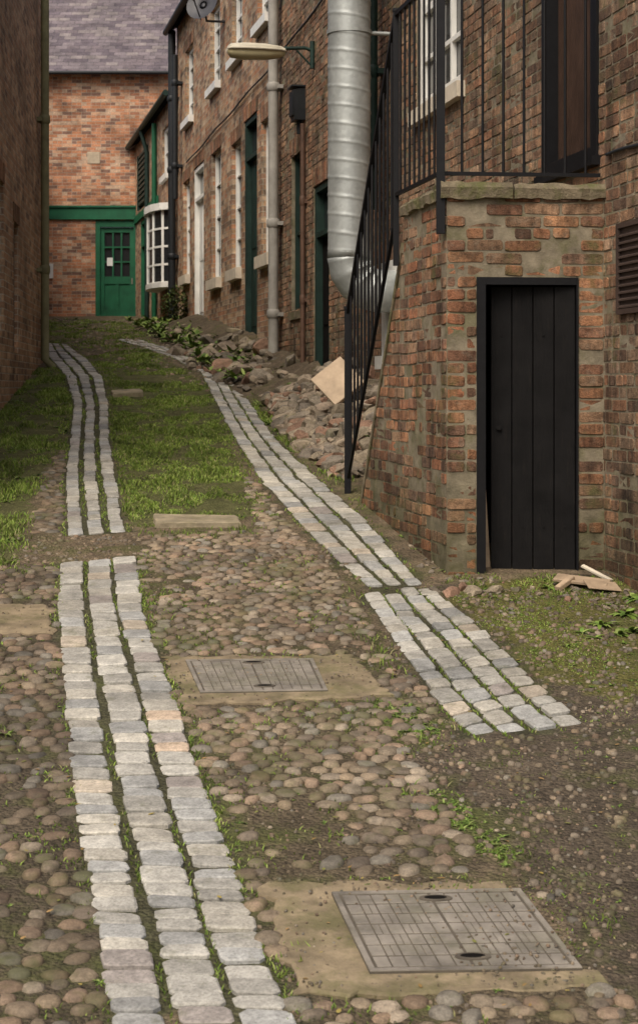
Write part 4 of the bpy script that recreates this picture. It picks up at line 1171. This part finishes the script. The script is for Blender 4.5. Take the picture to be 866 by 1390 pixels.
for px, py, s in ((612, 806, .05), (640, 804, .07), (668, 802, .055), (590, 800, .04), (700, 800, .035), (770, 815, .03), (628, 800, .045)):
    x, y = P(px, py); rock(mb, (x, y, gz(x, y)-.0), s, rcol())
for x, y in scatter(PP([(520, 720), (600, 760), (650, 785), (860, 800), (860, 830), (600, 800)]), 320):
    rock(mb, (x, y, gz(x, y)), R(.008, .022), rcol())
mb.obj('loose_stones', [M_rock])
mb = MB(); x, y = (240-CX)/F*30.6, 30.6
for i in range(900):
    v = Vector((random.gauss(0, 1), random.gauss(0, 1), random.gauss(0, 1))).normalized()*R(.3, 1)**.5
    k = 1+.3*noise.noise(v*2)
    c = Vector((x+.28*v.x*k, y+.28*v.y*k, g(y)+.40+.40*v.z*k))
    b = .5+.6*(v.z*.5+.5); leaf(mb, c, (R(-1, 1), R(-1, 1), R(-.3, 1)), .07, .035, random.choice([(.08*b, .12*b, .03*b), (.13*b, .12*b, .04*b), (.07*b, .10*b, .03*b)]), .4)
mb.tube([(x, y, g(y)-.05), (x+.02, y, g(y)+.4)], [.02, .01], 6, col=(.08, .05, .03))
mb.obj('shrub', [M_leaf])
# ------------------------------------------------------------------ light, camera
w = bpy.data.worlds.new('World'); bpy.context.scene.world = w; w.use_nodes = True
nt = w.node_tree; bg = nt.nodes['Background']
sky = nt.nodes.new('ShaderNodeTexSky'); sky.sky_type = 'NISHITA'; sky.sun_disc = False
el, az = math.radians(52), math.radians(205)
sky.sun_elevation = el; sky.sun_rotation = az; sky.air_density = 1.0; sky.dust_density = 6.0; sky.ozone_density = .3
nt.links.new(sky.outputs[0], bg.inputs[0]); bg.inputs[1].default_value = .15
sd = bpy.data.lights.new('sun', 'SUN'); sd.energy = 2.1; sd.angle = math.radians(40); sd.color = (1, .955, .86)
so = bpy.data.objects.new('sun', sd); bpy.context.scene.collection.objects.link(so)
dirv = Vector((math.sin(az)*math.cos(el), math.cos(az)*math.cos(el), math.sin(el)))
so.rotation_euler = dirv.to_track_quat('Z', 'Y').to_euler()
cd = bpy.data.cameras.new('camera'); co = bpy.data.objects.new('camera', cd); bpy.context.scene.collection.objects.link(co)
co.location = (0, 0, 0); co.rotation_euler = (math.radians(90), 0, 0)
cd.sensor_fit = 'VERTICAL'; cd.sensor_height = 36; cd.lens = 36*F/1390; cd.shift_y = -(695-CY)/1390
cd.clip_end = 1500; cd.clip_start = .05
cd.dof.use_dof = True; cd.dof.focus_distance = 9.5; cd.dof.aperture_fstop = 8
bpy.context.scene.camera = co
bpy.context.scene.view_settings.view_transform = 'Standard'; bpy.context.scene.view_settings.look = 'None'; bpy.context.scene.view_settings.exposure = 0
